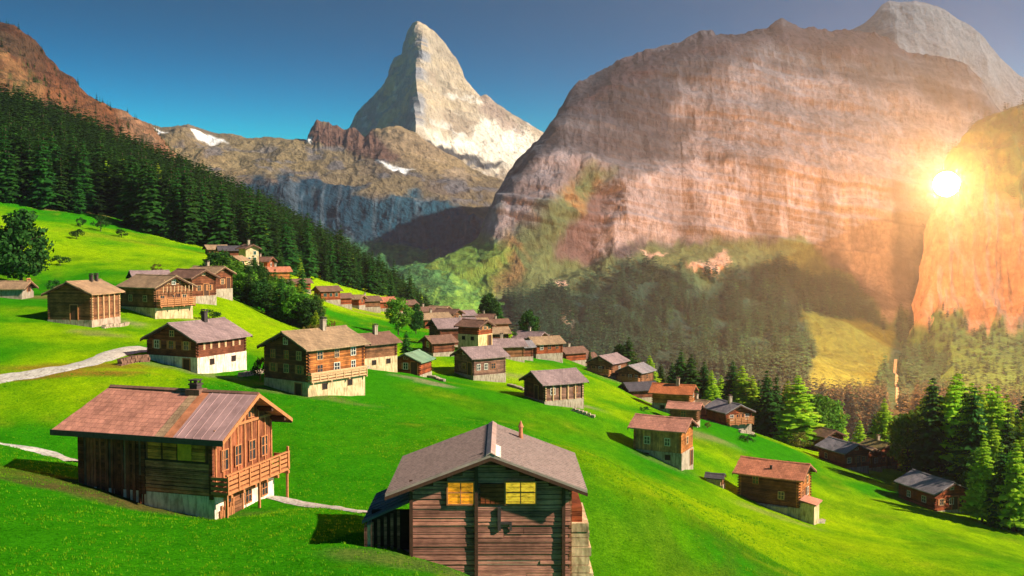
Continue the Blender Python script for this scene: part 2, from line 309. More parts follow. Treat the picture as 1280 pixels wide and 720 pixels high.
# ------------------------------------------------------------------ houses: where they stand (u, v of the foot, distance) -- they also shape the hillside
# name, u, v, D, L, W, H, S(base), rot(rel. to the view), wall, base, roof, dict
HS = [
 ('log_barn',106,401,125,7.6,7.2,4.3,.5,57,'wood_brown','stone','roof_tan',dict(gw=0,lw=0,ch='pair',lshut=3,lab='brown log barn with pale posts and two small chimneys, far left',cat='barn')),
 ('chalet',196,392,139,9,7.6,4.2,.9,-52,'wood_brown','plaster_cream','roof_tan',dict(gw=3,lw=2,bal=1,deco=1,lab='brown chalet with carved decorated gable and balcony beside the log barn')),
 ('chalet',240,372,153,7.5,6.6,4.3,.8,-50,'wood_dark','stone','roof_brown',dict(gw=2,lw=1,lab='dark chalet with one pale window, just behind the chalet with the decorated gable')),
 ('chalet',262,360,168,8,6.5,4.0,.8,-42,'wood_dark','stone','roof_tan',dict(gw=1,lw=1,lab='dark chalet with tan roof, half hidden by the tree clump')),
 ('chalet',247,456,110,8.2,7.9,3.6,1.5,46,'wood_dark','whitewash','roof_mauve',dict(gw=3,lw=3,ch='dark',shut=1,lab='dark chalet with mauve roof on a tall whitewashed base beside the footpath bend')),
 ('chalet',394,484,105,8.6,7.0,5.2,1.5,43,'wood_orange','plaster_cream','roof_tan',dict(gw=3,lw=3,ch='stone',gable='wood_dark',band=1,lab='chalet of sunlit orange timber with tan roof, shaded dark gable and cream stone base',wallshade=1)),  # sunlit side orange, shaded gable dark: light put into the wood colours
 ('chalet',463,458,131,7.5,6.2,4.3,1.9,38,'wood_brown','plaster_cream','roof_brown',dict(gw=2,lw=3,ch='white',gable='wood_dark',lab='cream walled chalet with brown roof and white chimney behind orange timber chalet')),
 ('hut',515,470,140,5,4.6,2.5,.3,68,'wood_red','stone','metal_green',dict(gw=1,lw=0,lab='small red timber hut with a green edged roof in the meadow',cat='hut')),
 ('chalet',600,473,150,8,7.4,4.2,.9,33,'wood_grey','plaster','roof_mauve',dict(gw=1,lw=4,gable='wood_grey',wall2='plaster_cream',lab='chalet with low mauve roof, grey boarded gable and cream pillars on its long side')),
 ('barn',692,501,132,6.6,6.0,3.3,.7,31,'wood_grey','stone','roof_mauve',dict(gw=0,lw=3,gable='wood_dark',lshut=2,lab='lone barn with mauve roof and black gable in the middle of the meadow',cat='barn')),
 ('chalet',567,432,176,10,8,4.6,.8,20,'wood_dark','stone','roof_mauve',dict(gw=1,lw=3,lab='wide dark chalet with big mauve roof above the cream plastered house')),
 ('house',594,437,165,5.8,5.2,5.2,3.4,-38,'wood_red','plaster_yellow','roof_brown',dict(gw=3,lw=2,lab='narrow cream plastered house squeezed between the mauve roofs',cat='house')),
 ('chalet',631,447,174,8,6,2.9,.4,18,'wood_brown','stone','roof_mauve',dict(gw=1,lw=2,lab='low brown chalet with dull mauve roof just right of the narrow cream house')),
 ('chalet',648,448,186,6,5,2.8,.4,24,'wood_dark','stone','roof_grey',dict(gw=1,lw=2,lab='small dark chalet with grey roof left of the red gabled chalet')),
 ('chalet',680,444,192,8,6.2,3.7,1.2,28,'wood_red','plaster','roof_tan',dict(gw=2,lw=3,lab='red timber chalet with tan roof on the knoll at the village edge')),
 ('hut',714,451,206,7,5,2.6,.4,35,'wood_red','stone','roof_brown',dict(gw=1,lw=2,lab='low reddish hut furthest right on the village knoll',cat='hut')),
 ('chalet',760,472,190,8,7,3.9,.8,60,'wood_brown','plaster','roof_mauve',dict(gw=3,lw=1,bal=1,lab='brown chalet facing the viewer, left of a matching pair below the knoll')),
 ('chalet',795,478,187,7,6.6,3.6,.8,62,'wood_brown','plaster','roof_grey',dict(gw=3,lw=1,bal=1,lab='brown chalet facing the viewer, right of a matching pair below the knoll')),
 ('barn',799,497,173,7,5.4,2.2,.3,25,'wood_dark','stone','roof_dark',dict(gw=0,lw=2,lab='low black barn with dark roof directly below the matching pair of chalets',cat='barn')),
 ('house',842,517,161,8.4,6.4,4.4,2.2,-12,'wood_orange','plaster','roof_orange',dict(gw=2,lw=3,ch='stone',lab='house with vivid orange roof and pale walls behind the pink roofed barn',cat='house')),
 ('shed',856,528,148,5.6,3.6,3.1,.5,-10,'wood_brown','stone','roof_pink',dict(gw=0,lw=1,lab='small shed with dusty pink roof between the two orange roofs',cat='shed')),
 ('barn',829,571,119,7.0,5.2,4.3,1.2,-19,'board_tan','stone','roof_pink',dict(gw=1,lw=2,gable='wood_orange',lab='tan boarded barn with salmon roof standing alone below the orange roofed house',cat='barn')),
 ('chalet',911,528,166,8,7,3.6,.9,-56,'wood_red','plaster','roof_grey',dict(gw=3,lw=1,ch='grey',bal=1,lab='red brown grey roofed chalet, gable to the viewer, before light green trees')),
 ('barn',968,634,116,7.4,5.4,4.5,.9,-16,'wood_dark','plaster','roof_red',dict(gw=2,lw=2,gable='wood_orange',vent=1,annex=1,lab='dark barn with salmon red roof and orange gable alone on the right meadow',cat='barn')),
 ('woodshed',894,601,116,1.9,1.4,1.0,.1,-10,'wood_brown','stone','roof_dark',dict(gw=0,lw=0,lab='tiny wood shed beside the salmon red roofed barn',cat='shed')),
 ('chalet',1054,584,166,9,7.0,3.7,.5,-50,'wood_red','stone','roof_grey',dict(gw=3,lw=2,long='wood_dark',lab='long chalet with grey roof and red gable in the right hand hamlet')),
 ('chalet',1031,566,187,7,6,4.6,.5,-50,'wood_brown','stone','roof_brown',dict(gw=2,lw=1,lab='brown roofed chalet behind the grey roofed one in the right hand hamlet')),
 ('chalet',1098,583,175,6,6,4.2,.5,-48,'wood_red','stone','roof_moss',dict(gw=2,lw=1,lab='chalet with mossy yellow roof in the middle of the right hand hamlet')),
 ('hut',1128,585,178,6,5.4,3.6,.8,-40,'wood_brown','plaster','roof_moss',dict(gw=2,lw=2,lab='small hut with mossy roof at the right end of the right hand hamlet',cat='hut')),
 ('barn',1166,630,141,8.4,6.6,3.3,.4,-49,'wood_red','stone','roof_grey',dict(gw=3,lw=2,long='wood_dark',lab='barn with patched grey roof and red gable at the foot of the right hand forest',cat='barn')),
 ('barn',293,324,232,9.5,5,3.0,.3,8,'wood_dark','stone','roof_dark',dict(gw=0,lw=3,lab='long dark barn highest on the left meadow just below the forest',cat='barn')),
 ('house',311,328,226,4.4,4.6,5.0,.5,-60,'plaster_cream','stone','roof_brown',dict(gw=2,lw=1,ch='stone',lab='tall narrow house at the right end of the highest dark barn',cat='house')),
 ('house',296,340,214,5,4.4,2.9,.4,60,'plaster_yellow','plaster_yellow','roof_tan',dict(gw=2,lw=1,lab='small yellow house below the highest dark barn',cat='house')),
 ('chalet',347,351,226,6.5,5,2.8,.4,15,'wood_orange','stone','roof_red',dict(gw=1,lw=3,lab='bright orange chalet above the tree clump')),
 ('chalet',409,378,240,7,5.6,3.6,.8,26,'wood_red','plaster','roof_brown',dict(gw=2,lw=3,lab='red chalet with brown roof at the left end of the far row under the forest')),
 ('chalet',426,383,246,6,5,2.8,.6,22,'wood_red','plaster','roof_brown',dict(gw=1,lw=3,lab='low red chalet right beside the first chalet of the far row')),
 ('chalet',459,387,262,8,6,3.2,1.0,20,'wood_brown','plaster','roof_brown',dict(gw=2,lw=3,lab='chalet with pale base in the middle of the far row under the forest')),
 ('chalet',480,388,272,7,6,3.6,1.2,22,'wood_red','plaster','roof_red',dict(gw=2,lw=3,lab='red roofed chalet with white base in the far row under the forest')),
 ('chalet',506,395,285,8,6,3.6,.6,30,'wood_red','stone','roof_brown',dict(gw=2,lw=3,lab='red brown chalet at the far right end of the far row')),
 ('chalet',542,413,226,9,6.5,3.4,.6,25,'wood_red','stone','roof_tan',dict(gw=1,lw=3,lab='chalet with tan roof half hidden behind the wide dark chalet')),
 ('chalet',560,405,246,8,6,3.4,.6,-35,'wood_brown','stone','roof_brown',dict(gw=2,lw=2,lab='chalet with brown ridge showing above the wide mauve roof')),
 ('chalet',590,416,232,9,6,2.8,.5,12,'wood_red','stone','roof_tan',dict(gw=1,lw=3,lab='long low chalet with tan roof right of the wide dark chalet')),
 ('hut',622,412,250,6.5,5,2.6,.5,20,'wood_red','stone','roof_brown',dict(gw=1,lw=2,lab='furthest reddish hut in front of the grey green trees',cat='hut')),
 ('barn',14,371,142,6.5,5.0,1.9,1.0,-25,'stone','plaster','roof_tan',dict(gw=0,lw=1,gable='plaster',lab='low stone barn with pale gable cut by the left edge of the photo',cat='barn')),
 ('hut',187,362,163,5,4.4,1.9,.4,12,'wood_dark','stone','roof_mauve',dict(gw=0,lw=1,lab='small dark hut whose roof peeks out behind the decorated chalet',cat='hut')),
]
HS += [
 ('chalet',531,402,262,6,5,3.2,.6,25,'wood_red','stone','roof_brown',dict(gw=2,lw=2,lab='small red chalet between the far row and the wide dark chalet')),
 ('hut',549,397,276,6,5,2.8,.5,-30,'wood_brown','stone','roof_tan',dict(gw=1,lw=2,lab='furthest small hut on the skyline of the village',cat='hut')),
 ('chalet',577,406,252,6.5,5,3.0,.5,22,'wood_brown','stone','roof_mauve',dict(gw=1,lw=2,lab='small brown chalet behind the long low chalet with tan roof')),
 ('hut',606,408,258,5.5,4.6,2.8,.5,-20,'wood_red','stone','roof_brown',dict(gw=1,lw=2,lab='small red hut left of the grey green rounded tree',cat='hut')),
 ('barn',617,428,200,6,4.6,2.4,.4,15,'wood_dark','stone','roof_tan',dict(gw=0,lw=1,lab='small dark barn uphill of the dark bush on the village knoll',cat='barn')),
 ('hut',548,440,160,4.5,4,2.3,.3,30,'wood_dark','stone','roof_brown',dict(gw=1,lw=1,lab='dark little hut between the red hut and the wide dark chalet',cat='hut')),
 ('chalet',664,436,202,6,5,2.9,.6,-30,'wood_brown','plaster','roof_mauve',dict(gw=2,lw=2,lab='small brown chalet tucked in behind the red chalet on the knoll')),
 ('hut',729,457,210,5,4,2.2,.4,28,'wood_brown','stone','roof_brown',dict(gw=0,lw=1,lab='last tiny brown hut on the slope below the knoll',cat='hut')),
 ('hut',270,322,240,5,4,2.3,.3,15,'wood_brown','stone','roof_tan',dict(gw=0,lw=2,lab='small tan roofed hut left of the highest dark barn',cat='hut')),
 ('chalet',327,338,236,5.5,4.6,2.8,.4,-25,'wood_red','stone','roof_brown',dict(gw=1,lw=2,lab='small red chalet left of the bright orange chalet')),
 ('hut',375,362,244,5,4,2.4,.4,20,'wood_red','stone','roof_brown',dict(gw=1,lw=2,lab='red hut between the clump and the far row',cat='hut')),
 ('hut',443,384,258,5,4.4,2.6,.6,-25,'wood_red','plaster','roof_tan',dict(gw=1,lw=2,lab='hut with tan roof squeezed into the left half of the far row',cat='hut')),
 ('hut',493,392,278,5,4.4,2.6,.6,24,'wood_brown','stone','roof_mauve',dict(gw=1,lw=2,lab='mauve roofed hut squeezed into the right half of the far row',cat='hut')),
 ('hut',1079,584,170,5,5,3.2,.4,-48,'wood_red','stone','roof_tan',dict(gw=2,lw=1,lab='tan roofed hut joined between the two red gables of the right hand hamlet',cat='hut')),
 ('hut',1008,566,190,5,4.4,2.6,.3,-40,'wood_brown','stone','roof_mauve',dict(gw=1,lw=1,lab='small mauve roofed hut at the left end of the right hand hamlet',cat='hut')),
 ('hut',872,525,172,5,4.5,2.8,.3,-40,'wood_brown','stone','roof_tan',dict(gw=1,lw=1,lab='little brown hut between the orange roofed house and the grey roofed chalet',cat='hut')),
]
KS = {'log_barn': .80}
def scaled(h, i):
    k = {4: .9, 5: .92, 7: .88, 9: .88, 21: .84, 23: .94, 29: .86, 44: 1, 24: 1}.get(i, .7 if i not in (0, 1) else .8)
    if i > 45: k = .84
    h = list(h); h[4] *= k; h[5] *= k; h[6] *= (k+1)/2; h[7] *= (k+1)/2; return tuple(h)
HS = [scaled(h, i) for i, h in enumerate(HS)]
HERO = {'chalet': (172, 632, 58.5), 'barn': (612, 733, 45.5)}

# ------------------------------------------------------------------ hillside: thin-plate surface through surveyed points
ctrl = [P(h[1], h[2], h[3]) for h in HS]
ctrl += [P(*a) for a in [
 (262,652,55), (90,607,57), (335,625,60), (512,688,42.5), (700,770,41), (60,575,72), (640,745,36),
 (0,720,34), (200,720,36), (420,720,38), (0,620,48), (400,640,54), (455,641,51), (0,555,69), (345,628,61),
 (0,475,92), (90,458,98), (180,437,112), (0,520,80), (150,500,86), (380,560,76), (480,560,80),
 (800,720,60), (1000,712,78), (1280,722,96), (760,640,66), (720,560,84), (880,640,88), (560,520,100), (640,520,112), (820,600,100),
 (1100,680,105), (1280,668,128), (1240,650,136), (1060,630,130), (930,560,140), (1020,600,142),
 (0,400,120), (0,365,150), (60,350,175), (0,300,215), (0,250,262), (100,270,262), (60,300,220), (140,340,180), (200,315,222), (180,292,262),
 (250,308,262), (330,336,262), (400,352,290), (540,392,330), (240,345,190), (330,395,165), (395,418,165), (290,378,175),
 (430,405,200), (520,425,185), (480,432,165), (430,440,150), (600,455,160), (660,455,170), (740,470,170), (640,425,215),
 (0,150,480), (100,182,480), (200,226,470), (300,268,455), (400,320,440), (470,357,440), (540,400,420),
 (-200,200,262), (-200,90,470), (-250,350,120), (-200,560,60), (-300,720,30), (0,198,360), (150,240,360), (300,296,345), (420,344,350),
 (640,412,290), (700,440,260), (760,470,235), (820,500,220), (900,520,205), (960,545,205), (1040,560,215), (1120,575,215), (1200,600,200), (1280,620,190),
]]
ctrl += [(-9,4,-6.5), (0,2,-7.2), (8,4,-9.5), (-14,18,-8.0), (0,20,-9.8), (14,22,-15.0), (-40,10,-1.5), (40,20,-24), (60,60,-34), (90,110,-46), (20,42,-18.5),
         (110,190,-66), (60,260,-62), (20,330,-58), (150,300,-96), (80,380,-92), (0,420,-70), (-30,520,-60), (40,520,-95), (-60,600,-40), (200,200,-90), (220,420,-125), (120,560,-122), (0,640,-88)]
C = np.array(ctrl); 
# ease over near-duplicate points
def _tps_fit(C, lam=14.0, s=100.0):
    X = C[:, :2]/s; n = len(X)
    d = np.linalg.norm(X[:, None]-X[None], axis=2); K = np.where(d > 0, d*d*np.log(d+1e-12), 0)
    A = np.zeros((n+3, n+3)); wgt = np.clip(C[:, 1]/100.0, .05, 6)**2
    A[:n, :n] = K+np.diag(lam*1e-4*wgt); A[:n, n] = 1; A[:n, n+1:] = X; A[n, :n] = 1; A[n+1:, :n] = X.T
    return X, np.linalg.solve(A, np.r_[C[:, 2], 0, 0, 0])
_X, _w = _tps_fit(C)
def tps(x, y):
    x = np.asarray(x, float); sh = x.shape; q = np.stack([x.ravel(), np.asarray(y, float).ravel()], 1)/100.0; out = np.empty(len(q))
    for i in range(0, len(q), 20000):
        d = np.linalg.norm(q[i:i+20000, None]-_X[None], axis=2)
        out[i:i+20000] = (d*d*np.log(d+1e-12))@_w[:len(_X)]+_w[-3]+q[i:i+20000]@_w[-2:]
    return out.reshape(sh)
# the fit, tabulated once on a polar grid
_ta = np.linspace(R(-80), R(80), 321); _tr = np.geomspace(1.0, 900, 330)
_tA, _tR = np.meshgrid(_ta, _tr); _tab = tps(_tR*np.sin(_tA), _tR*np.cos(_tA))
def tps_q(x, y):
    r = np.clip(np.hypot(x, y), 1.0, 899); a = np.clip(np.arctan2(x, y), R(-79.9), R(79.9))
    i = np.log(r)/math.log(900)*329; j = (a+R(80))/R(160)*320; i0 = np.minimum(i.astype(int), 328); j0 = np.minimum(j.astype(int), 319); fi = i-i0; fj = j-j0
    return (_tab[i0, j0]*(1-fi)+_tab[i0+1, j0]*fi)*(1-fj)+(_tab[i0, j0+1]*(1-fi)+_tab[i0+1, j0+1]*fi)*fj
def floor_z(x, y):
    r = np.hypot(x, y); return -170+8*fbm(np.asarray(x)/300, np.asarray(y)/300)+np.clip(0, 1, 0)*r
def gz(x, y):
    x = np.asarray(x, float); y = np.asarray(y, float); r = np.hypot(x, y)
    z = tps_q(x, y); z = np.clip(z, -168, 130)
    n = .55*fbm(x/26, y/26)*sstep(20, 90, r)+.30*fbm(x/6+9, y/6)*sstep(15, 40, r)+.05*fbm(x/1.7, y/1.7, 4)
    # little erosion steps on the bank that falls away right of the near barn
    w = np.exp(-((x-13)/9)**2-((y-62)/16)**2); n = n+w*.5*ridged(x/6, y/22, 2, 3)
    t = sstep(560, 760, r)
    return (z+n)*(1-t)+floor_z(x, y)*t
def gz1(x, y): return float(gz(np.array([x]), np.array([y]))[0])
def hit(u, v, d0=25, d1=600):
    "where the view line through u, v meets the hillside"
    x, y, z = ray(u, v); D = np.geomspace(d0, d1, 500); k = D/y
    g = gz(x*k, D); b = np.nonzero(z*k < g)[0]
    if len(b) == 0: return None
    D = D[b[0]]; return (x*D/y, D, gz1(x*D/y, D))

# one sheet of ground, finest near the viewer, out to the horizon
na, nr = 520, 480
A_ = np.linspace(R(-66), R(66), na); Rr = np.concatenate([np.geomspace(2.0, 700, nr-60), np.geomspace(720, 9000, 60)])
aa, rr = np.meshgrid(A_, Rr); X_ = rr*np.sin(aa); Y_ = rr*np.cos(aa); Z_ = gz(X_, Y_)
# ground albedo: grass in fresh, yellowed and painted sunlit patches, bare earth
def grass_alb(x, y, z):
    n1 = fbm(x/38+3, y/38, 0, 5); n2 = fbm(x/9, y/9, 7, 5); n3 = fbm(x/70, y/70+4, 1, 3)
    n4 = fbm(x/2.2, y/2.2, 3, 3)
    c1 = np.array([.040, .300, .004]); c2 = np.array([.32, .56, .003]); c3 = np.array([.34, .42, .02]); dk = np.array([.020, .19, .004])
    t = sstep(-.28, .42, n1+.5*n2+.35*n3 + .42*sstep(-25, 35, x)-.14 + .55*sstep(150,230,y)*sstep(-10,-60,x)*sstep(-130,-70,x) - .42*sstep(-8,-30,x)*sstep(165,120,y) - .25*sstep(70,40,y))  # yellower to the right: the sunlit meadow is put into the colour
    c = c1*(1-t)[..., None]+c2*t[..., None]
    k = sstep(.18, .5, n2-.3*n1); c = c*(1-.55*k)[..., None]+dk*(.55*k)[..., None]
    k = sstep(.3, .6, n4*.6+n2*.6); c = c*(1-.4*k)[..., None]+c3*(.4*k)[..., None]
    return c
COLg = grass_alb(X_, Y_, Z_)
earth = np.array([.24, .13, .055])
def patch(cx, cy, rx, ry, amt, c=earth, rot=0):
    dx, dy = X_-cx, Y_-cy; a = dx*math.cos(rot)+dy*math.sin(rot); b = -dx*math.sin(rot)+dy*math.cos(rot)
    k = amt*sstep(1.25, .5, np.hypot(a/rx, b/ry)+.45*fbm(X_/2.3, Y_/2.3, 2, 4)); COLg[:] = COLg*(1-k)[..., None]+np.array(c)*k[..., None]
FINISH_GROUND = lambda: None
SQ = .45
# ------------------------------------------------------------------ mountains: lofted rock surfaces at their own distances
def crow(row, n, mode=0):
    a = np.array(row, float); a[:, 2] = np.where(a[:, 2] > 1000, 1000+(a[:, 2]-1000)*SQ, a[:, 2]); s = a[:, 0]; s = (s-s[0])/(s[-1]-s[0])
    t = np.linspace(0, 1, n); return np.stack([np.interp(t, s, a[:, i]) for i in range(3)], 1)
def loft(rows, nu, nv, wts=None, fade_top=.35):
    K = np.stack([crow(r, nu) for r in rows])            # (k,nu,3) of u,v,D
    k = len(rows); pos = np.linspace(0, 1, k) if wts is None else np.array(wts, float)
    t = np.linspace(0, 1, nv); G = np.empty((nv, nu, 3))
    for c in range(3):
        # monotone-ish cubic between rows
        y = K[:, :, c]; m = np.gradient(y, pos, axis=0)*.75
        j = np.clip(np.searchsorted(pos, t, 'right')-1, 0, k-2); h = (pos[j+1]-pos[j])[:, None]; q = ((t-pos[j])[:, None])/h
        G[:, :, c] = (2*q**3-3*q**2+1)*y[j]+(q**3-2*q**2+q)*h*m[j]+(-2*q**3+3*q**2)*y[j+1]+(q**3-q**2)*h*m[j+1]
    U, Vv, D = G[..., 0], G[..., 1], G[..., 2]
    x, y, z = ray(U, Vv); kk = D/y
    return np.stack([x*kk, D*np.ones_like(x), z*kk], -1), U, Vv
def normals(G):
    du = np.gradient(G, axis=1); dv = np.gradient(G, axis=0); n = np.cross(dv, du)
    n /= np.linalg.norm(n, axis=-1, keepdims=True)+1e-9
    s = np.sign(np.sum(n*(-G), -1, keepdims=True)); return n*np.where(s == 0, 1, s)
def add_back(G, C_, dist, drop, nb=10):
    "the far side of the mountain, falling away behind its crest"
    top = G[0]; d = top[:, :2]/np.linalg.norm(top[:, :2], axis=1, keepdims=True); rows = []
    for i in range(nb, 0, -1):
        t = i/nb; r = top.copy(); r[:, :2] += d*dist*t; r[:, 2] = top[:, 2]-drop*t**1.2+.05*dist*t*fbm(r[:, 0]/dist*3, r[:, 1]/dist*3, 5); rows.append(r)
    return np.concatenate([np.stack(rows), G]), np.concatenate([np.repeat(C_[:1], nb, 0), C_])
def mountain(name, G, C_, m, back, drop, kind='structure', smooth=False):
    G, C_ = add_back(G, C_, back, drop); nr_, nc = G.shape[:2]
    me = np_mesh(name, G.reshape(-1, 3), grid_faces(nr_, nc), smooth, C_.reshape(-1, 3))
    o = link(name, me, None, m); tag(o, kind=kind); return o
def terr(q): f = q-np.floor(q); return np.where(f < .8, f/.8, (1-f)/.2)-.5
def blend(C_, k, c):
    k = np.clip(k, 0, 1)[..., None]; return C_*(1-k)+np.asarray(c)*k
def poly_mask(U, V_, pts, soft=8, wob=6, sc=22, seed=0):
    "soft-edged region of the rock face (rock kind, scree, meadow, snow, painted shade)"
    u = U+wob*fbm(U/sc+seed, V_/sc, seed+.5, 4)*2; v = V_+wob*fbm(U/sc, V_/sc+seed, seed+3.5, 4)*2
    p = np.array(pts, float); n = len(p); ins = np.zeros(U.shape, bool); d = np.full(U.shape, 1e9)
    for i in range(n):
        a, b = p[i], p[(i+1) % n]
        e = b-a; t = np.clip(((u-a[0])*e[0]+(v-a[1])*e[1])/(e@e), 0, 1)
        d = np.minimum(d, np.hypot(u-a[0]-t*e[0], v-a[1]-t*e[1]))
        c = (a[1] > v) != (b[1] > v)
        with np.errstate(all='ignore'): xi = (b[0]-a[0])*(v-a[1])/(b[1]-a[1])+a[0]
        ins ^= c & (u < xi)
    return sstep(-soft, soft, np.where(ins, d, -d))
ROCKP = (.090, .110, .150); ROCKM = (.044, .052, .076); ROCKD = (.024, .026, .038); GRASSY = (.10, .21, .035); FOREST = (.018, .062, .022); SNOW = (.80, .82, .86); ALP = (.26, .17, .085); EARTHR = (.30, .17, .08)
mr = attr_mat('rock_face', .12, .42, 1.0, 3.0, crack=.03)
mrn = attr_mat('rock_near', .11, .45, .8, 2.5, crack=.05)

# --- the great pyramid peak
rows = [
 [(404,182,4250),(437,160,4200),(447,140,4180),(463,125,4160),(479,107,4140),(485,97,4130),(488,82,4120),(493,73,4110),(502,69,4100),(506,66,4095),(507,52,4090),(510,39,4080),(516,30,4070),(522,27,4070),(532,32,4080),(545,42,4090),(558,57,4100),(569,72,4110),(577,88,4120),(580,98,4130),(592,113,4150),(600,121,4160),(608,119,4170),(620,130,4180),(642,145,4200),(660,154,4220),(680,167,4250),(730,190,4300)],
 [(404,200,4100),(460,150,4030),(500,95,3960),(522,55,3880),(528,60,3850),(545,85,3950),(580,120,4010),(640,165,4080),(730,205,4200)],
 [(404,215,3950),(455,172,3850),(500,140,3740),(516,125,3560),(523,124,3500),(550,140,3760),(590,165,3840),(640,190,3920),(730,225,4060)],
 [(404,235,3800),(450,200,3700),(500,180,3560),(514,168,3250),(522,168,3130),(560,185,3560),(610,205,3640),(650,225,3740),(730,260,3900)],
 [(404,270,3600),(450,250,3500),(500,240,3050),(530,240,2850),(570,250,3350),(620,260,3450),(660,275,3550),(730,300,3700)],
]
for _r, _a in zip(rows, (520, 526, 521, 520, 530)): _r[:] = [(a_, b_, c_+max(0, _a-a_)*6) for a_, b_, c_ in _r]
G, U, V_ = loft(rows, 360, 240); nn = normals(G); x, y, z = G[..., 0], G[..., 1], G[..., 2]
ed = sstep(0, .14, np.linspace(0, 1, 240))[:, None]*np.ones_like(x)
dsp = 13*ridged(x/150, y/150, z/300, 6)+3*terr(z/26+fbm(x/60, y/60, z/60))+2.5*ridged(x/14, y/14, z/22, 3)+6*ridged(x/38+3, y/38, z/70, 4)+2.5*vnoise(x/180+z/60, y/180, z/14)
G = G+nn*(dsp*(.2+.8*ed))[..., None]; G[..., 2] += (2.5*fbm(x/30, y/30, 2, 4)+1.5*ridged(x/12, y/12))*(1-ed)
n2 = fbm(x/150, y/150, z/50, 6); C_ = np.ones(G.shape)*np.array((.40, .33, .26))
C_ = blend(C_, sstep(.0, .35, n2)*.5, (.23, .17, .13)); C_ = blend(C_, sstep(.05, .5, -n2)*.4, (.56, .42, .26))
rs = nn[..., 0]
C_ = blend(C_, sstep(.05, .3, ridged(x/90, y/90, z/35, 5)-.0)*poly_mask(U, V_, [(430,100),(512,30),(530,60),(522,170),(430,170)], 6, 4)*.85, (.22, .235, .30))  # shade of the left face put into its colour, darker and bluer
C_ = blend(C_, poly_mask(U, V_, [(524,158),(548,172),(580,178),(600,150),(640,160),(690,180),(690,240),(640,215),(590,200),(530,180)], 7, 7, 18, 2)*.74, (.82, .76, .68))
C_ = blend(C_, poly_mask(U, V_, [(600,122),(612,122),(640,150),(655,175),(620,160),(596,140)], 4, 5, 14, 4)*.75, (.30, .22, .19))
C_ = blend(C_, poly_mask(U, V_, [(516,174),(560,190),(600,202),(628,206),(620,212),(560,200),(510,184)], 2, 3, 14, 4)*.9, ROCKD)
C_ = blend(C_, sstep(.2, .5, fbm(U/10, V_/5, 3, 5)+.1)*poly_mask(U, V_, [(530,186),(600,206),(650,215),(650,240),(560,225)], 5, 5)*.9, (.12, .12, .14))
C_ = blend(C_, sstep(.15, .4, fbm(x/50, y/50, z/20, 5)-.05)*sstep(90, 120, V_)*.3, SNOW)
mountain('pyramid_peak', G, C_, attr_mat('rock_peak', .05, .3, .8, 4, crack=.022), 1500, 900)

# --- brown plateau in front of it, dark forest cliffs below with blue shade in their colour
rows = [
 [(60,150,2900),(130,150,2950),(165,158,3000),(185,156,3000),(200,160,3000),(215,159,3000),(235,156,3000),(250,161,3010),(262,166,3020),(290,168,3020),(310,173,3020),(350,173,3020),(384,176,3010),(388,163,3000),(394,154,3000),(404,151,3000),(412,156,3000),(422,160,3000),(445,165,3000),(456,172,3000),(470,163,3000),(484,160,2990),(500,160,2990),(520,168,2980),(545,184,2980),(580,205,2960),(610,222,2940),(640,235,2900),(700,250,2850)],
 [(60,190,2750),(180,185,2800),(300,196,2820),(390,190,2800),(440,192,2800),(480,186,2790),(540,205,2760),(600,228,2720),(700,262,2650)],
 [(60,230,2500),(180,220,2560),(300,215,2600),(400,212,2600),(500,226,2560),(570,240,2500),(620,258,2440),(700,285,2400)],
 [(60,250,2350),(200,250,2350),(330,233,2380),(400,236,2380),(500,256,2330),(570,268,2280),(620,285,2240),(700,310,2200)],
 [(60,330,2200),(200,330,2200),(330,300,2200),(420,310,2180),(500,322,2120),(570,320,2080),(620,330,2050),(700,350,2000)],
 [(60,400,1700),(200,400,1700),(330,350,1650),(430,352,1560),(500,345,1450),(570,345,1400),(620,370,1400),(700,380,1400)],
 [(60,440,1200),(200,440,1200),(330,420,1150),(430,410,1100),(500,390,1050),(570,392,1050),(640,405,1080),(700,420,1100)],
 [(60,500,800),(200,500,800),(330,500,800),(430,480,820),(500,460,850),(570,465,860),(640,470,880),(700,480,900)],
]
G, U, V_ = loft(rows, 460, 280, [0,.1,.22,.3,.48,.66,.84,1]); nn = normals(G); x, y, z = G[..., 0], G[..., 1], G[..., 2]
t = np.linspace(0, 1, 280)[:, None]*np.ones_like(x); ed = sstep(0, .04, t)
dsp = 14*ridged(x/160, y/160, z/120, 6)*sstep(1, .25, t)+20*ridged(x/105, y/300, z/260, 5)*sstep(.24, .34, t)*sstep(.72, .5, t)+10*fbm(x/55, y/55, z/36, 6)+2.6*ridged(x/16, y/16, z/16, 3)
G = G+nn*(dsp*(.12+.88*ed))[..., None]; G[..., 2] += (3*fbm(x/36, y/36, 2, 4)+2*ridged(x/14, y/14, 1, 3))*(1-ed)
jag = sstep(383, 392, U)*sstep(480, 462, U); G[..., 2] += (9*ridged(U/13, V_/30, 4, 4)*jag*sstep(205, 180, V_)); C_ = np.ones(G.shape)*np.array((.18, .14, .085)); nz = fbm(x/220, y/220, z/80, 6)
C_ = blend(C_, sstep(.0, .3, nz)*.75, (.13, .10, .09)); C_ = blend(C_, sstep(.1, .4, -nz)*.6, (.25, .19, .095))
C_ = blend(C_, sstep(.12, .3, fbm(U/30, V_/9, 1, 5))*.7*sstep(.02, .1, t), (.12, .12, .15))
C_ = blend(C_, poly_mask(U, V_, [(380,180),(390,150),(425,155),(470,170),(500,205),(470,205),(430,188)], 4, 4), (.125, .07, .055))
C_ = blend(C_, poly_mask(U, V_, [(468,160),(500,158),(560,195),(600,228),(560,228),(500,205)], 6, 4)*.5, (.38, .27, .15))
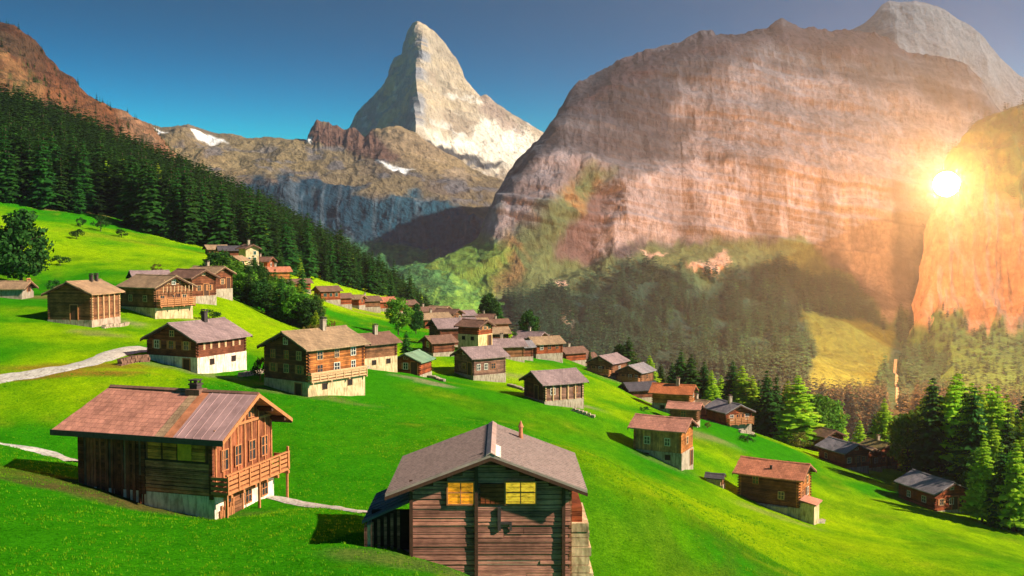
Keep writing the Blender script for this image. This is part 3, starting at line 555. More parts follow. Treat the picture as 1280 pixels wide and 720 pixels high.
for pl in ([(238,164),(262,172),(285,177),(262,180),(244,178)], [(172,157),(200,166),(212,174),(190,172)], [(378,173),(390,174),(388,179)], [(470,205),(520,220),(500,222)]):
    C_ = blend(C_, poly_mask(U, V_, pl, 1.5, 2.5, 14, 5), SNOW)
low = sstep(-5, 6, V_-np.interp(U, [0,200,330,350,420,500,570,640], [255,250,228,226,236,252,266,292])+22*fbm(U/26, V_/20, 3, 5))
C_ = blend(C_, low*.97, np.stack([.007+.004*sstep(430, 500, U), .040+.03*sstep(430, 500, U), .075+.045*sstep(430, 500, U)], -1))  # dark forest with blue shade painted in, lifted on the right
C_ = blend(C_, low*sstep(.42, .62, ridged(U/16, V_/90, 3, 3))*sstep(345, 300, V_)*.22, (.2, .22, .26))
gv = sstep(-6, 8, V_-np.interp(U, [300,400,440,500,560,600,640], [330,322,318,322,336,330,330])+8*fbm(U/18, V_/18, 8, 4))
C_ = blend(C_, gv, (.045, .16, .055)); C_ = blend(C_, gv*sstep(.0, .3, fbm(U/14, V_/10, 2, 5))*.8, (.11, .26, .05)); C_ = blend(C_, gv*sstep(.2, .4, fbm(U/20, V_/9, 5, 5))*.6, (.02, .08, .03))
C_ = blend(C_, sstep(355, 385, V_)*.6, (.09, .25, .035))
ridge_G, ridge_U, ridge_V = G, U, V_
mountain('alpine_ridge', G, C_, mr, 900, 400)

# --- far summit, upper right
rows = [[(980,75,4200),(1040,45,4150),(1068,34,4100),(1080,29,4090),(1092,18,4080),(1102,6,4075),(1112,1,4070),(1125,4,4070),(1142,1,4070),(1160,4,4080),(1178,12,4090),(1196,22,4100),(1215,34,4120),(1232,50,4140),(1250,72,4160),(1275,95,4200),(1330,118,4260),(1440,140,4300)],
        [(980,110,4000),(1080,85,3900),(1120,60,3860),(1180,80,3880),(1250,130,3950),(1440,190,4100)],
        [(980,200,3700),(1120,180,3600),(1250,220,3650),(1440,260,3800)], [(980,330,3400),(1440,340,3400)]]
G, U, V_ = loft(rows, 220, 120); nn = normals(G); x, y, z = G[..., 0], G[..., 1], G[..., 2]
ed = sstep(0, .06, np.linspace(0, 1, 120))[:, None]*np.ones_like(x)
G = G+nn*((22*ridged(x/200, y/200, z/200, 5))*(.1+.9*ed))[..., None]; G[..., 2] += 4*fbm(x/35, y/35, 1, 4)
C_ = np.ones(G.shape)*np.array((.13, .15, .19)); C_ = blend(C_, sstep(0, .4, fbm(x/200, y/200, z/80, 5))*.5, (.10, .115, .15))
mountain('far_summit', G, C_, mr, 900, 700)

# --- the great cliff mountain on the right
rows = [
 [(470,372,1380),(500,360,1420),(522,345,1450),(545,327,1500),(578,309,1560),(600,297,1600),(606,285,1620),(612,268,1640),(622,245,1660),(632,225,1690),(642,208,1710),(655,195,1730),(668,182,1750),(682,168,1780),(692,152,1800),(700,138,1820),(712,118,1850),(724,104,1870),(738,93,1900),(752,86,1920),(768,79,1940),(785,70,1960),(805,63,1980),(830,55,2000),(855,49,2010),(870,45,2020),(880,38,2025),(888,38,2030),(894,44,2030),(915,43,2040),(945,38,2050),(962,34,2050),(970,28,2050),(978,25,2050),(990,31,2050),(1000,35,2050),(1030,38,2060),(1060,40,2060),(1095,44,2050),(1115,54,2040),(1135,66,2030),(1165,73,2010),(1195,78,2000),(1210,86,1990),(1224,100,1980),(1236,118,1975),(1246,134,1970),(1262,160,1970),(1290,210,1960),(1420,260,1950)],
 [(470,378,1360),(545,337,1450),(602,305,1540),(620,268,1580),(640,230,1630),(668,200,1670),(700,160,1730),(760,120,1830),(850,80,1910),(960,66,1940),(1060,72,1940),(1150,110,1920),(1230,150,1900),(1290,230,1880),(1420,290,1850)],
 [(470,384,1340),(545,345,1420),(602,320,1490),(630,262,1540),(665,214,1600),(700,190,1640),(760,172,1720),(850,165,1790),(960,160,1800),(1060,165,1800),(1150,180,1800),(1230,210,1800),(1290,260,1780),(1420,310,1750)],
 [(470,390,1320),(545,355,1380),(605,335,1440),(650,290,1480),(690,250,1520),(720,228,1550),(770,225,1620),(850,222,1690),(960,215,1700),(1060,225,1710),(1150,240,1710),(1230,265,1700),(1290,300,1700),(1420,340,1680)],
 [(470,396,1290),(545,365,1340),(605,350,1390),(650,322,1430),(690,310,1460),(720,312,1490),(770,312,1540),(850,308,1610),(960,316,1630),(1060,345,1620),(1150,355,1600),(1230,360,1600),(1290,370,1600),(1420,400,1600)],
 [(470,402,1230),(545,380,1260),(605,372,1290),(660,365,1310),(720,372,1330),(800,378,1360),(900,385,1380),(1000,395,1380),(1060,405,1370),(1150,420,1370),(1290,430,1370),(1420,450,1370)],
 [(470,410,1100),(545,398,1100),(605,398,1100),(660,405,1080),(720,425,1060),(800,440,1040),(900,450,1030),(1000,455,1020),(1060,470,1010),(1150,480,1000),(1290,490,1000),(1420,500,1000)],
 [(470,430,900),(545,425,880),(605,430,860),(660,450,840),(720,475,800),(800,490,780),(900,500,770),(1000,508,760),(1060,518,750),(1150,520,750),(1290,530,750),(1420,540,750)],
 [(470,470,740),(545,465,720),(605,475,700),(660,500,680),(720,520,660),(800,530,650),(900,536,640),(1000,540,640),(1060,545,640),(1150,550,640),(1290,560,640),(1420,560,640)],
]
G, U, V_ = loft(rows, 760, 460, [0,.08,.2,.33,.5,.62,.76,.9,1]); nn = normals(G); x, y, z = G[..., 0], G[..., 1], G[..., 2]
t = np.linspace(0, 1, 460)[:, None]*np.ones_like(x); ed = sstep(0, .07, t); wall = sstep(.52, .44, t)
face = sstep(.03, .1, t)
zt = z+.16*x+9*fbm(x/150, y/150, 3, 4)
dsp = wall*(17*ridged(x/210, y/210, z/420, 6, .5)+2.6*ridged(x/42, y/42, z/240+4, 4)+face*(.35+.65*sstep(640, 770, U))*9*vnoise(x/600+2, y/600, zt/52)+face*3*vnoise(x/400, y/400, zt/8)+1.1*ridged(x/13, y/13, z/60, 3)+face*sstep(640, 770, U)*2.6*terr(zt/58+.4*fbm(x/150, y/150, 6))+face*(.25+.75*sstep(640, 770, U))*.9*terr(zt/9+.5*fbm(x/80, y/80, 2))) + (1-wall)*(11*fbm(x/90, y/90, z/60, 6)+8*ridged(x/80, y/200, z/60, 5))
butt = poly_mask(U, V_, [(722,205),(770,240),(745,330),(690,345),(700,260)], 16, 6)
dsp = dsp-22*butt
G = G+nn*(dsp*(.08+.92*ed))[..., None]; G[..., 2] += (5*fbm(x/38, y/38, 2, 4)+3.2*ridged(x/14, y/14, 1, 3))*(1-ed)
nz = fbm(x/150, y/150, z/40, 6); n3 = fbm(x/40, y/40, z/110, 5); stra = fbm(x/600, y/600, zt/26+.5*nz, 5)
C_ = np.ones(G.shape)*np.array(ROCKM)
C_ = blend(C_, sstep(-.05, .25, stra)*.75, ROCKP); C_ = blend(C_, sstep(.0, .4, -nz)*.5, ROCKD)
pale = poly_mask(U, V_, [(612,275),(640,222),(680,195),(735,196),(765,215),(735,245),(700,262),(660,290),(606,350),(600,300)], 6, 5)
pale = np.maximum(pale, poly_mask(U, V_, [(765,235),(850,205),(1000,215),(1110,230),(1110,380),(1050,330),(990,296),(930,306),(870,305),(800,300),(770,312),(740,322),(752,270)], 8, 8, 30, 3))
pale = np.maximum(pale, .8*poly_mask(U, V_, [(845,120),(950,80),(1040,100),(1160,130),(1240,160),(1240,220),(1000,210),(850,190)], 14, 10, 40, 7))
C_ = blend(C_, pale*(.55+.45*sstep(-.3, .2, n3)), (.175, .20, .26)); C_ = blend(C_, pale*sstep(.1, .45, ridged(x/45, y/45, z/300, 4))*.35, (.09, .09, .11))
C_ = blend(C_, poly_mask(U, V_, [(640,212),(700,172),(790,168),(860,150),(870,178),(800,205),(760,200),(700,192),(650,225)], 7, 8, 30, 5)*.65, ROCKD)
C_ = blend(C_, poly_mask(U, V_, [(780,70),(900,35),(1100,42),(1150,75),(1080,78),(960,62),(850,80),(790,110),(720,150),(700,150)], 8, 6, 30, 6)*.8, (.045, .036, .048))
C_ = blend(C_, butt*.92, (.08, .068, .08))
veg = sstep(-8, 8, V_-np.interp(U, [500,600,640,680,730,770,850,930,1000,1050,1100,1280], [290,302,318,300,318,322,304,308,300,345,395,400])+14*fbm(U/30, V_/16, 3, 5)+7*fbm(U/7, V_/40, 5, 3))
diag = poly_mask(U, V_, [(735,205),(765,215),(700,300),(640,350),(600,395),(540,420),(500,420),(500,340),(590,295),(606,330),(660,280)], 10, 8, 26, 8)
C_ = blend(C_, np.maximum(veg, diag*.92), (.055, .10, .05)); C_ = blend(C_, diag*sstep(-.1, .25, fbm(U/24-V_/40, V_/60, 4, 5))*.6, (.17, .115, .065))
C_ = blend(C_, poly_mask(U, V_, [(500,330),(600,298),(640,320),(610,390),(640,440),(500,440)], 12, 8, 22, 9)*.8, (.085, .21, .035))
C_ = blend(C_, sstep(.05, .3, fbm(U/13, V_/18, 6, 5))*sstep(640, 600, U)*.6, (.15, .26, .05))
fo = veg*poly_mask(U, V_, [(640,380),(720,350),(800,335),(880,340),(950,330),(1060,350),(1140,400),(1300,400),(1300,560),(640,560)], 16, 12, 30, 11)
C_ = blend(C_, fo, (.006, .034, .034)); C_ = blend(C_, fo*sstep(.05, .4, fbm(U/40, V_/20, 5, 5))*.5, (.016, .070, .035)); C_ = blend(C_, fo*sstep(.15, .5, fbm(U/60+5, V_/22, 2, 4))*.6, (.010, .03, .045))
C_ = blend(C_, poly_mask(U, V_, [(1000,392),(1060,400),(1118,410),(1112,450),(1090,490),(1040,500),(1008,480),(1018,440)], 6, 7, 18, 12), (.045, .085, .02))
for pl in ([(855,335),(880,332),(905,312),(912,330),(895,346),(870,342)], [(694,350),(708,344),(712,356),(698,360)], [(800,312),(840,318),(812,324)]):
    C_ = blend(C_, poly_mask(U, V_, pl, 2.5, 5, 9, 14)*.8, (.30, .27, .28))
C_ = blend(C_, poly_mask(U, V_, [(690,395),(712,390),(716,440),(680,432)], 8, 5, 12, 15)*.5, (.20, .19, .19))
big_G, big_U, big_V, big_fo = G, U, V_, fo
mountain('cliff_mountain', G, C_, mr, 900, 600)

# --- near right cliff, wooded top
rows = [
 [(1112,520,1200),(1126,470,1270),(1140,420,1310),(1148,370,1340),(1154,320,1355),(1160,285,1365),(1170,258,1370),(1182,240,1380),(1193,215,1390),(1200,190,1400),(1208,168,1410),(1220,153,1420),(1240,145,1430),(1262,138,1435),(1285,130,1440),(1340,115,1450),(1420,100,1460),(1600,80,1490),(1800,70,1490)],
 [(1112,526,1120),(1140,440,1280),(1158,330,1325),(1172,285,1335),(1190,250,1340),(1210,225,1340),(1250,215,1340),(1340,210,1340),(1600,200,1340),(1800,200,1340)],
 [(1112,530,1110),(1142,450,1250),(1162,360,1285),(1176,330,1290),(1200,320,1295),(1250,318,1295),(1340,320,1295),(1600,320,1290),(1800,320,1290)],
 [(1112,534,1100),(1146,470,1220),(1168,410,1250),(1190,400,1255),(1230,402,1255),(1300,408,1250),(1600,410,1240),(1800,410,1240)],
 [(1112,540,960),(1150,500,960),(1190,480,940),(1250,480,920),(1340,480,910),(1600,480,910),(1800,480,910)],
 [(1112,560,700),(1150,556,680),(1250,560,640),(1340,570,600),(1600,580,600),(1800,580,600)],
]
G, U, V_ = loft(rows, 420, 380, [0,.16,.36,.56,.78,1]); nn = normals(G); x, y, z = G[..., 0], G[..., 1], G[..., 2]
t = np.linspace(0, 1, 380)[:, None]*np.ones_like(x); ed = sstep(0, .03, t); wall = sstep(.6, .52, t)
G = G+nn*((wall*(24*ridged(x/85, y/85, z/420, 5)+8*ridged(x/24, y/24, z/120, 4)+4*vnoise(x/300, y/300, z/12))+(1-wall)*12*fbm(x/80, y/80, z/80, 5))*(.1+.9*ed))[..., None]
G[..., 2] += 4*fbm(x/25, y/25, 2, 4)*(1-ed)
C_ = np.ones(G.shape)*np.array((.105, .088, .085)); C_ = blend(C_, sstep(.0, .5, ridged(x/30, y/30, z/250, 5))*.5, (.12, .09, .085)); C_ = blend(C_, sstep(.0, .4, fbm(x/100, y/100, z/70, 5))*.4, (.14, .118, .11))
tv = sstep(8, -8, V_-np.interp(U, [1150,1200,1230,1280,1600], [200,212,235,262,300])+12*fbm(U/16, V_/14, 2, 5))
fv = sstep(-8, 8, V_-np.interp(U, [1110,1140,1160,1200,1220,1250,1280,1600], [370,410,400,392,418,396,400,410])+26*fbm(U/13, V_/60, 3, 4))
C_ = blend(C_, np.maximum(tv, fv), FOREST); C_ = blend(C_, tv*.5*sstep(0, .3, fbm(U/12, V_/12, 3, 4)), (.07, .10, .03))
cl_G, cl_fo = G, np.maximum(tv, fv)
mountain('near_cliff', G, C_, mrn, 500, 350)

# --- russet ridge above the forest, upper left
rows = [
 [(-420,-120,900),(-250,-60,900),(-120,0,900),(-40,30,900),(0,34,900),(12,37,900),(26,48,900),(40,62,895),(60,84,890),(80,103,885),(100,122,880),(118,134,878),(138,146,875),(160,160,872),(185,174,870),(215,196,865),(260,225,850),(330,262,830),(420,320,800)],
 [(-420,20,780),(-120,90,780),(0,110,780),(60,140,780),(140,180,775),(260,240,765),(420,330,760)],
 [(-420,200,640),(0,210,640),(140,240,640),(420,350,640)], [(-420,330,560),(0,330,560),(420,400,560)]]
G, U, V_ = loft(rows, 360, 200); nn = normals(G); x, y, z = G[..., 0], G[..., 1], G[..., 2]
ed = sstep(0, .03, np.linspace(0, 1, 200))[:, None]*np.ones_like(x)
G = G+nn*((13*ridged(x/120, y/120, z/120, 6)+5*ridged(x/25, y/25, z/25, 4))*(.2+.8*ed))[..., None]; G[..., 2] += (3*fbm(x/14, y/14, 2, 4)+2)*(1-ed)
C_ = np.ones(G.shape)*np.array((.075, .034, .019)); nz = fbm(x/50, y/50, z/50, 6)
C_ = blend(C_, sstep(.0, .35, nz)*.7, (.05, .035, .022)); C_ = blend(C_, sstep(.05, .4, -nz)*.6, (.15, .068, .03))
C_ = blend(C_, poly_mask(U, V_, [(0,75),(22,85),(45,115),(62,160),(40,165),(20,140),(0,120)], 5, 6, 12, 2)*.85, (.20, .11, .05)); C_ = blend(C_, sstep(.15, .3, fbm(U/9, V_/9, 6, 4))*.7*poly_mask(U, V_, [(0,60),(20,70),(50,120),(60,170),(0,150)], 6, 6), (.05, .06, .02))
C_ = blend(C_, poly_mask(U, V_, [(140,140),(200,170),(260,220),(260,235),(190,200),(150,185)], 6, 6, 14, 2)*.7, (.22, .14, .09))
rus_G, rus_U, rus_V = G, U, V_
mountain('russet_ridge', G, C_, mrn, 300, 200)

# the little waterfall at the foot of the cliff mountain
j0 = int(np.argmin(np.abs(big_U[300]-1114))); rr0 = [i for i in range(big_V.shape[0]) if 452 < big_V[i, j0] < 520]
V = []
for i in rr0:
    k = int(.05*(i-rr0[0])); p, q = big_G[i, j0+k], big_G[i, j0+k+3]
    for t in (0, .33, .66, 1): w_ = p*(1-t)+q*t; V.append((w_[0], w_[1]-5-1.2*math.sin(math.pi*t), w_[2]+.6))
tag(link('waterfall', np_mesh('waterfall', np.array(V), grid_faces(len(rr0), 4)), None, flat('white_water', (.10, .125, .15), .5, .5, .3)), kind='structure')
# ------------------------------------------------------------------ timber houses
def face_xf(face, L, W):
    "returns f(a, out, z) -> local point; a runs along the face"
    if face == '-y': return lambda a, o, z: (a, -W/2-o, z)
    if face == '+y': return lambda a, o, z: (-a, W/2+o, z)
    if face == '+x': return lambda a, o, z: (L/2+o, a, z)
    return lambda a, o, z: (-L/2-o, -a, z)
def fbox(mb, fx, a0, a1, o0, o1, z0, z1):
    c = [fx(a0,o0,z0), fx(a1,o0,z0), fx(a1,o1,z0), fx(a0,o1,z0), fx(a0,o0,z1), fx(a1,o0,z1), fx(a1,o1,z1), fx(a0,o1,z1)]
    return mb.hexa(c)
FMR = random.Random(77)
def window(root, fx, a, z, w, h, fm=None, pm='glass', bars=True, off=0.0):
    fm = fm or FMR.choice(('frame_white', 'rail_pale', 'rail', 'rail')); f = MB(); t = .06
    fbox(f, fx, a-w/2-t, a+w/2+t, off+.005, off+.075, z-t, z); fbox(f, fx, a-w/2-t, a+w/2+t, off+.005, off+.075, z+h, z+h+t)
    fbox(f, fx, a-w/2-t, a-w/2, off+.008, off+.07, z, z+h); fbox(f, fx, a+w/2, a+w/2+t, off+.008, off+.07, z, z+h)
    if bars:
        fbox(f, fx, a-.022, a+.022, off+.03, off+.062, z, z+h); fbox(f, fx, a-w/2, a+w/2, off+.034, off+.058, z+h*.5, z+h*.5+.04)
    o = f.build('window', M[fm], root); p = MB(); fbox(p, fx, a-w/2, a+w/2, off+.012, off+.026, z, z+h); p.build('pane', M[pm], o); return o
def shutters(root, fx, a, z, w, h, m='rail', off=0.0):
    for s in (-1, 1):
        q = MB(); c = a+s*(w/2+w*.27+.03); fbox(q, fx, c-w*.23, c+w*.23, off+.02, off+.06, z-.03, z+h+.03)
        for k in range(3): fbox(q, fx, c-w*.2, c+w*.2, off+.06, off+.075, z+h*(.12+.33*k), z+h*(.2+.33*k))
        q.build('shutter', M[m], root)
def door(root, fx, a, z, w=.95, h=1.95, m='trim', off=0.0):
    d = MB(); fbox(d, fx, a-w/2, a+w/2, off+.01, off+.05, z, z+h); o = d.build('door', M[m], root)
    f = MB(); fbox(f, fx, a-w/2-.1, a-w/2, off+.01, off+.09, z, z+h+.1); fbox(f, fx, a+w/2, a+w/2+.1, off+.01, off+.09, z, z+h+.1); fbox(f, fx, a-w/2, a+w/2, off+.01, off+.09, z+h, z+h+.1)
    f.build('door_frame', M['rail'], o); return o
def walls(root, L, W, H, S, apex, wm, gm=None, logs=True):
    gm = gm or wm
    if gm != wm:
        b = MB(); b.box(-L/2+.04, L/2-.04, -W/2, W/2, S, H); b.build('wall', M[wm], root)
        g = MB()
        for s in (-1, 1): g.prism([(-W/2-.03, S), (W/2+.03, S), (W/2+.03, H), (0, apex), (-W/2-.03, H)], 'x', *sorted((s*L/2, s*(L/2-.3))))
        g.build_each('gable_wall', M[gm], root)
    else:
        b = MB(); b.prism([(-W/2, S), (W/2, S), (W/2, H), (0, apex), (-W/2, H)], 'x', -L/2, L/2); b.build('wall', M[wm], root)
    if logs:   # crossed log ends standing out at each corner
        for sx in (-1, 1):
            for sy in (-1, 1):
                c = MB(); z = S+.12
                while z < H-.15:
                    c.box(*sorted((sx*(L/2), sx*(L/2+.17))), *sorted((sy*(W/2-.16), sy*(W/2-.02))), z, z+.13)
                    c.box(*sorted((sx*(L/2-.16), sx*(L/2-.02))), *sorted((sy*(W/2+.001), sy*(W/2+.17))), z+.12, z+.25)
                    z += .31
                c.build('log_ends', M[wm], root)
def roof(root, L, W, H, rise, rm, oe=.7, og=.8, th=.14, purl=True):
    "two pitched slabs meeting at the ridge, with a slightly uneven covering"
    sl = rise/(W/2); ye = W/2+oe; ze = H-oe*sl; zr = H+rise; x0, x1 = -L/2-og, L/2+og
    rnd = random.Random(hash((round(L,2), round(W,2), round(H,2))) & 0xffff)
    def sheet(s):
        V = []; nx, ny = max(6, int((x1-x0)/.7)), 6
        for i in range(nx+1):
            for j in range(ny+1):
                x = x0+(x1-x0)*i/nx; t = j/ny; j_ = rnd.uniform(-.022, .022) if 0 < j < ny else rnd.uniform(-.012, .012)
                sag = -.05*math.sin(math.pi*i/nx)
                V.append((x+(rnd.uniform(-.04, .04) if i in (0, nx) else 0), s*ye*t, zr-(zr-ze)*t+j_+sag))
        Fs = []; n = ny+1
        for i in range(nx):
            for j in range(ny): Fs.append((i*n+j, (i+1)*n+j, (i+1)*n+j+1, i*n+j+1))
        base = len(V); V += [(x, y, z-th) for x, y, z in V]
        Fs += [tuple(reversed([q+base for q in f])) for f in Fs]
        ring = [i*n for i in range(nx+1)]+[nx*n+j for j in range(1, n)]+[i*n+ny for i in range(nx-1, -1, -1)]+[j for j in range(ny-1, 0, -1)]
        for k in range(len(ring)): a, b = ring[k], ring[(k+1) % len(ring)]; Fs.append((a, b, b+base, a+base))
        return V, Fs
    mb = MB()
    for s in (-1, 1): mb.add(*sheet(s))
    r = mb.build('roof', M[rm], root)
    cap = MB(); nx = max(4, int((x1-x0)/.5))
    for i in range(nx):
        a = x0-.02+(x1-x0+.04)*i/nx; b = x0-.02+(x1-x0+.04)*(i+1)/nx-.02; q = rnd.uniform(0, .02)-.05*math.sin(math.pi*(i+.5)/nx)
        cap.prism([(-.17, zr-.17*sl+.015+q), (0, zr+.015+q), (.17, zr-.17*sl+.015+q), (.17, zr-.17*sl+.05+q), (0, zr+.065+q), (-.17, zr-.17*sl+.05+q)], 'x', a, b)
    cap.build('ridge_cap', M[rm], r)
    bb = MB()    # barge boards and purlin ends under the gable overhang
    for sx in (x0, x1):
        for s in (-1, 1):
            p = [(0, zr-th-.01), (s*ye, ze-th-.01), (s*ye, ze-th-.19), (0, zr-th-.21)]
            bb.prism(p if s < 0 else p[::-1], 'x', *sorted((sx-.0, sx-math.copysign(.05, sx))))
    bb.build_each('barge_board', M['trim'], r); bb = MB()
    for s, y in ((0, 0), (-1, -W/2+.1), (1, W/2-.1), (-1, -W/4), (1, W/4)):
        z = zr-abs(y)*sl-th-.03
        for a, b in ((x0+.06, -L/2), (L/2, x1-.06)): bb.box(a, b, y-.08, y+.08, z-.2, z)
    if L > 3 and ze < 90 and purl: bb.build_each('purlin', M['trim'], r)
    return r, zr, sl
def chimney(r, x, y, z, kind='dark', s=.5, h=.9):
    c = MB(); c.box(x-s/2, x+s/2, y-s/2, y+s/2, z-.6, z+h); c.box(x-s/2-.06, x+s/2+.06, y-s/2-.06, y+s/2+.06, z+h, z+h+.09)
    m = {'dark': 'soot', 'stone': 'stone', 'white': 'plaster', 'grey': 'stone'}[kind]
    o = c.build('chimney', M[m], r); k = MB()
    for dx in (-1, 1):
        for dy in (-1, 1): k.box(x+dx*s*.38-.04, x+dx*s*.38+.04, y+dy*s*.38-.04, y+dy*s*.38+.04, z+h+.09, z+h+.26)
    k.box(x-s/2-.04, x+s/2+.04, y-s/2-.04, y+s/2+.04, z+h+.26, z+h+.32); k.build('chimney_cap', M['soot'], o); return o
def balcony(root, fx, a0, a1, z, dep=.95, m='rail', posts=True, hh=.95, ground=None):
    b = MB(); fbox(b, fx, a0, a1, .0, dep, z-.14, z)
    for a in np.linspace(a0+.15, a1-.15, 4): fbox(b, fx, a-.07, a+.07, .0, dep+.12, z-.3, z-.14)
    o = b.build('balcony', M[m], root); r = MB()
    for k in range(3): fbox(r, fx, a0, a1, dep-.06, dep-.02, z+.12+.27*k, z+.32+.27*k)
    fbox(r, fx, a0-.04, a1+.04, dep-.09, dep+.03, z+hh, z+hh+.07)
    n = max(3, int((a1-a0)/1.1)+1)
    for a in np.linspace(a0+.05, a1-.05, n): fbox(r, fx, a-.045, a+.045, dep-.02, dep+.045, z-.1, z+hh)
    for a in (a0, a1):
        for k in range(3): fbox(r, fx, a-.025, a+.025, 0, dep-.1, z+.12+.27*k, z+.32+.27*k)
    r.build('railing', M[m], o)
    return o

GROUPS = {}
houses_at = []
def build_house(h, idx):
    name, u, v, D, L, W, H, S, rot, wm, bm_, rm, d = h
    x, y, _ = P(u, v, D); th = R(rot)-math.atan2(x, y); z = gz1(x, y)
    root = empty(name, (x, y, z), th, d['lab'], d.get('cat', 'chalet'), 'timber buildings of the mountain village'); houses_at.append((x, y, max(L, W)))
    rise = W/2*math.tan(R(d.get('pitch', 24))); far = D > 205; apex = H+rise-.28
    big = L > 3
    b = MB(); b.box(-L/2-.08, L/2+.08, -W/2-.08, W/2+.08, -5.0 if big else -1.0, S); b.build('base', M[bm_], root)
    walls(root, L, W, H-.13, S, apex, wm, d.get('gable'), logs=(not far and big and not wm.startswith(('plaster', 'stone', 'board'))))
    r, zr, sl = roof(root, L, W, H, rise, rm, .5 if big else .2, .62 if big else .2, .14 if big else .06, D < 200)
    rnd = random.Random(idx)
    ch = d.get('ch')
    if ch == 'pair':
        chimney(r, L*.18, -.3, zr, 'dark', .36, .5); chimney(r, L*.36, -.3, zr, 'dark', .36, .5)
    elif ch: chimney(r, L*.12, -.25, zr, ch, .5, .85)
    elif big and idx % 3 == 0 and d.get('cat') != 'barn': chimney(r, -L*.1, .2, zr, 'stone', .45, .6)
    gf = '-x' if (rot > 0) else '+x'; fg = face_xf(gf, L, W); fl = face_xf('-y', L, W)
    ww = .62 if not far else .7; wh = .8
    skip = lambda: idx not in (4, 5, 6) and rnd.random() < .22
    two = H-S > 2.7
    floors = [S+.8]+([S+2.2] if two and H-S > 3.4 else [])
    for fi, z0 in enumerate(floors if H-S < 5 else floors):
        for k in range(d['gw']):
            a = (k-(d['gw']-1)/2)*W/(d['gw']+.35)+rnd.uniform(-.12, .12)
            if fi and skip(): continue
            window(root, fg, a, z0, ww, wh, bars=not far)
            if fi == 0 and not far and (k != 1 or rnd.random() < .4): shutters(root, fg, a, z0, ww, wh)
        for k in range(d['lw']):
            a = (k-(d['lw']-1)/2)*L/(d['lw']+.35)
            if z0+wh < H-.45 and not skip(): window(root, fl, a, z0, ww*rnd.uniform(.85, 1.2), wh, bars=not far)
            if d.get('shut') and fi == 0: shutters(root, fl, a, z0, ww, wh, 'rail_pale')
    if d['gw'] and not far: window(root, fg, 0, H+.12, .55, .6)
    if S > 1.1 and not far:
        for k in range(2): window(root, fl, (k-.5)*L*.45, S-.85, .55, .5, 'trim', 'dark', False, .08)
        door(root, fg, W*.3, S-2.0, .9, 1.8, 'trim', .08)
    elif not far and big: door(root, fg, W*.1 if d['gw'] != 1 else W*.3, S-.1, .95, 1.9)
    if name == 'barn' and d['lw'] == 0 and big: door(root, fl, 0, S, 1.6, 2.0, 'wood_dark')
    if d.get('bal'): balcony(root, fg, -W/2+.1, W/2-.1, S+2.0 if H-S > 3.1 else S+.3, .9)
    if d.get('deco'):
        q = MB()
        for s in (-1, 1):
            q.bar(fg(s*.6, .06, H+.1), fg(s*1.6, .06, H+.75), .05); q.bar(fg(s*.2, .06, H+1.1), fg(s*1.1, .06, H+.15), .05)
        for k in range(9): fbox(q, fg, -W*.4+k*W*.1-.05, -W*.4+k*W*.1+.05, .92, .96, S+2.1, S+2.9)
        q.build('carved_trim', M['rail_pale'], root)
    if d.get('band'):
        balcony(root, fl, -L/2, L/2, S+.12, .5, 'rail_pale', hh=.55)
    if d.get('lshut'):
        q = MB(); n = 5
        for k in range(n+1): fbox(q, fl, -L/2+.1+(L-.2)*k/n-.09, -L/2+.1+(L-.2)*k/n+.09, .02, .14, S, H-.1)
        q.build_each('post', M['rail_pale'], root)
    if d.get('vent'):
        q = MB(); q.box(-.12, .12, -W*.3-.12, -W*.3+.12, zr-W*.3*sl-.1, zr-W*.3*sl+.35); q.build('vent_pipe', M['soot'], r)
        q = MB(); q.hexa([fl(-2.6,.1,-.6), fl(2.3,.1,-1.0), fl(2.3,.5,-1.0), fl(-2.6,.5,-.6), fl(-2.6,.1,S), fl(2.3,.1,S), fl(2.3,.3,S-.1), fl(-2.6,.3,S-.1)]); q.build('retaining_wall', M['plaster'], root)
    if d.get('annex'):
        q = MB(); q.box(L/2+.09, L/2+1.7, -W/2+.1, -W/2+2.4, -4, 1.5); q.build('porch', M['plaster_cream'], root)
        q = MB(); q.hexa([(L/2+.06,-W/2-.1,1.7),(L/2+2.0,-W/2-.1,1.35),(L/2+2.0,-W/2+2.6,1.35),(L/2+.06,-W/2+2.6,1.7),(L/2+.06,-W/2-.1,1.85),(L/2+2.0,-W/2-.1,1.5),(L/2+2.0,-W/2+2.6,1.5),(L/2+.06,-W/2+2.6,1.85)]); q.build('porch_roof', M['roof_pink'], root)
    if name == 'woodshed':
        q = MB(); rr = random.Random(3)
        for a in range(12):
            for c in range(5): q.bar(fl(-.8+a*.14, .0, .08+c*.15), fl(-.8+a*.14, .22, .08+c*.15), .06+.01*rr.random(), n=6)
        q.build('stacked_logs', M['rail_pale'], root)
    return root
for i_, h_ in enumerate(HS): build_house(h_, i_)

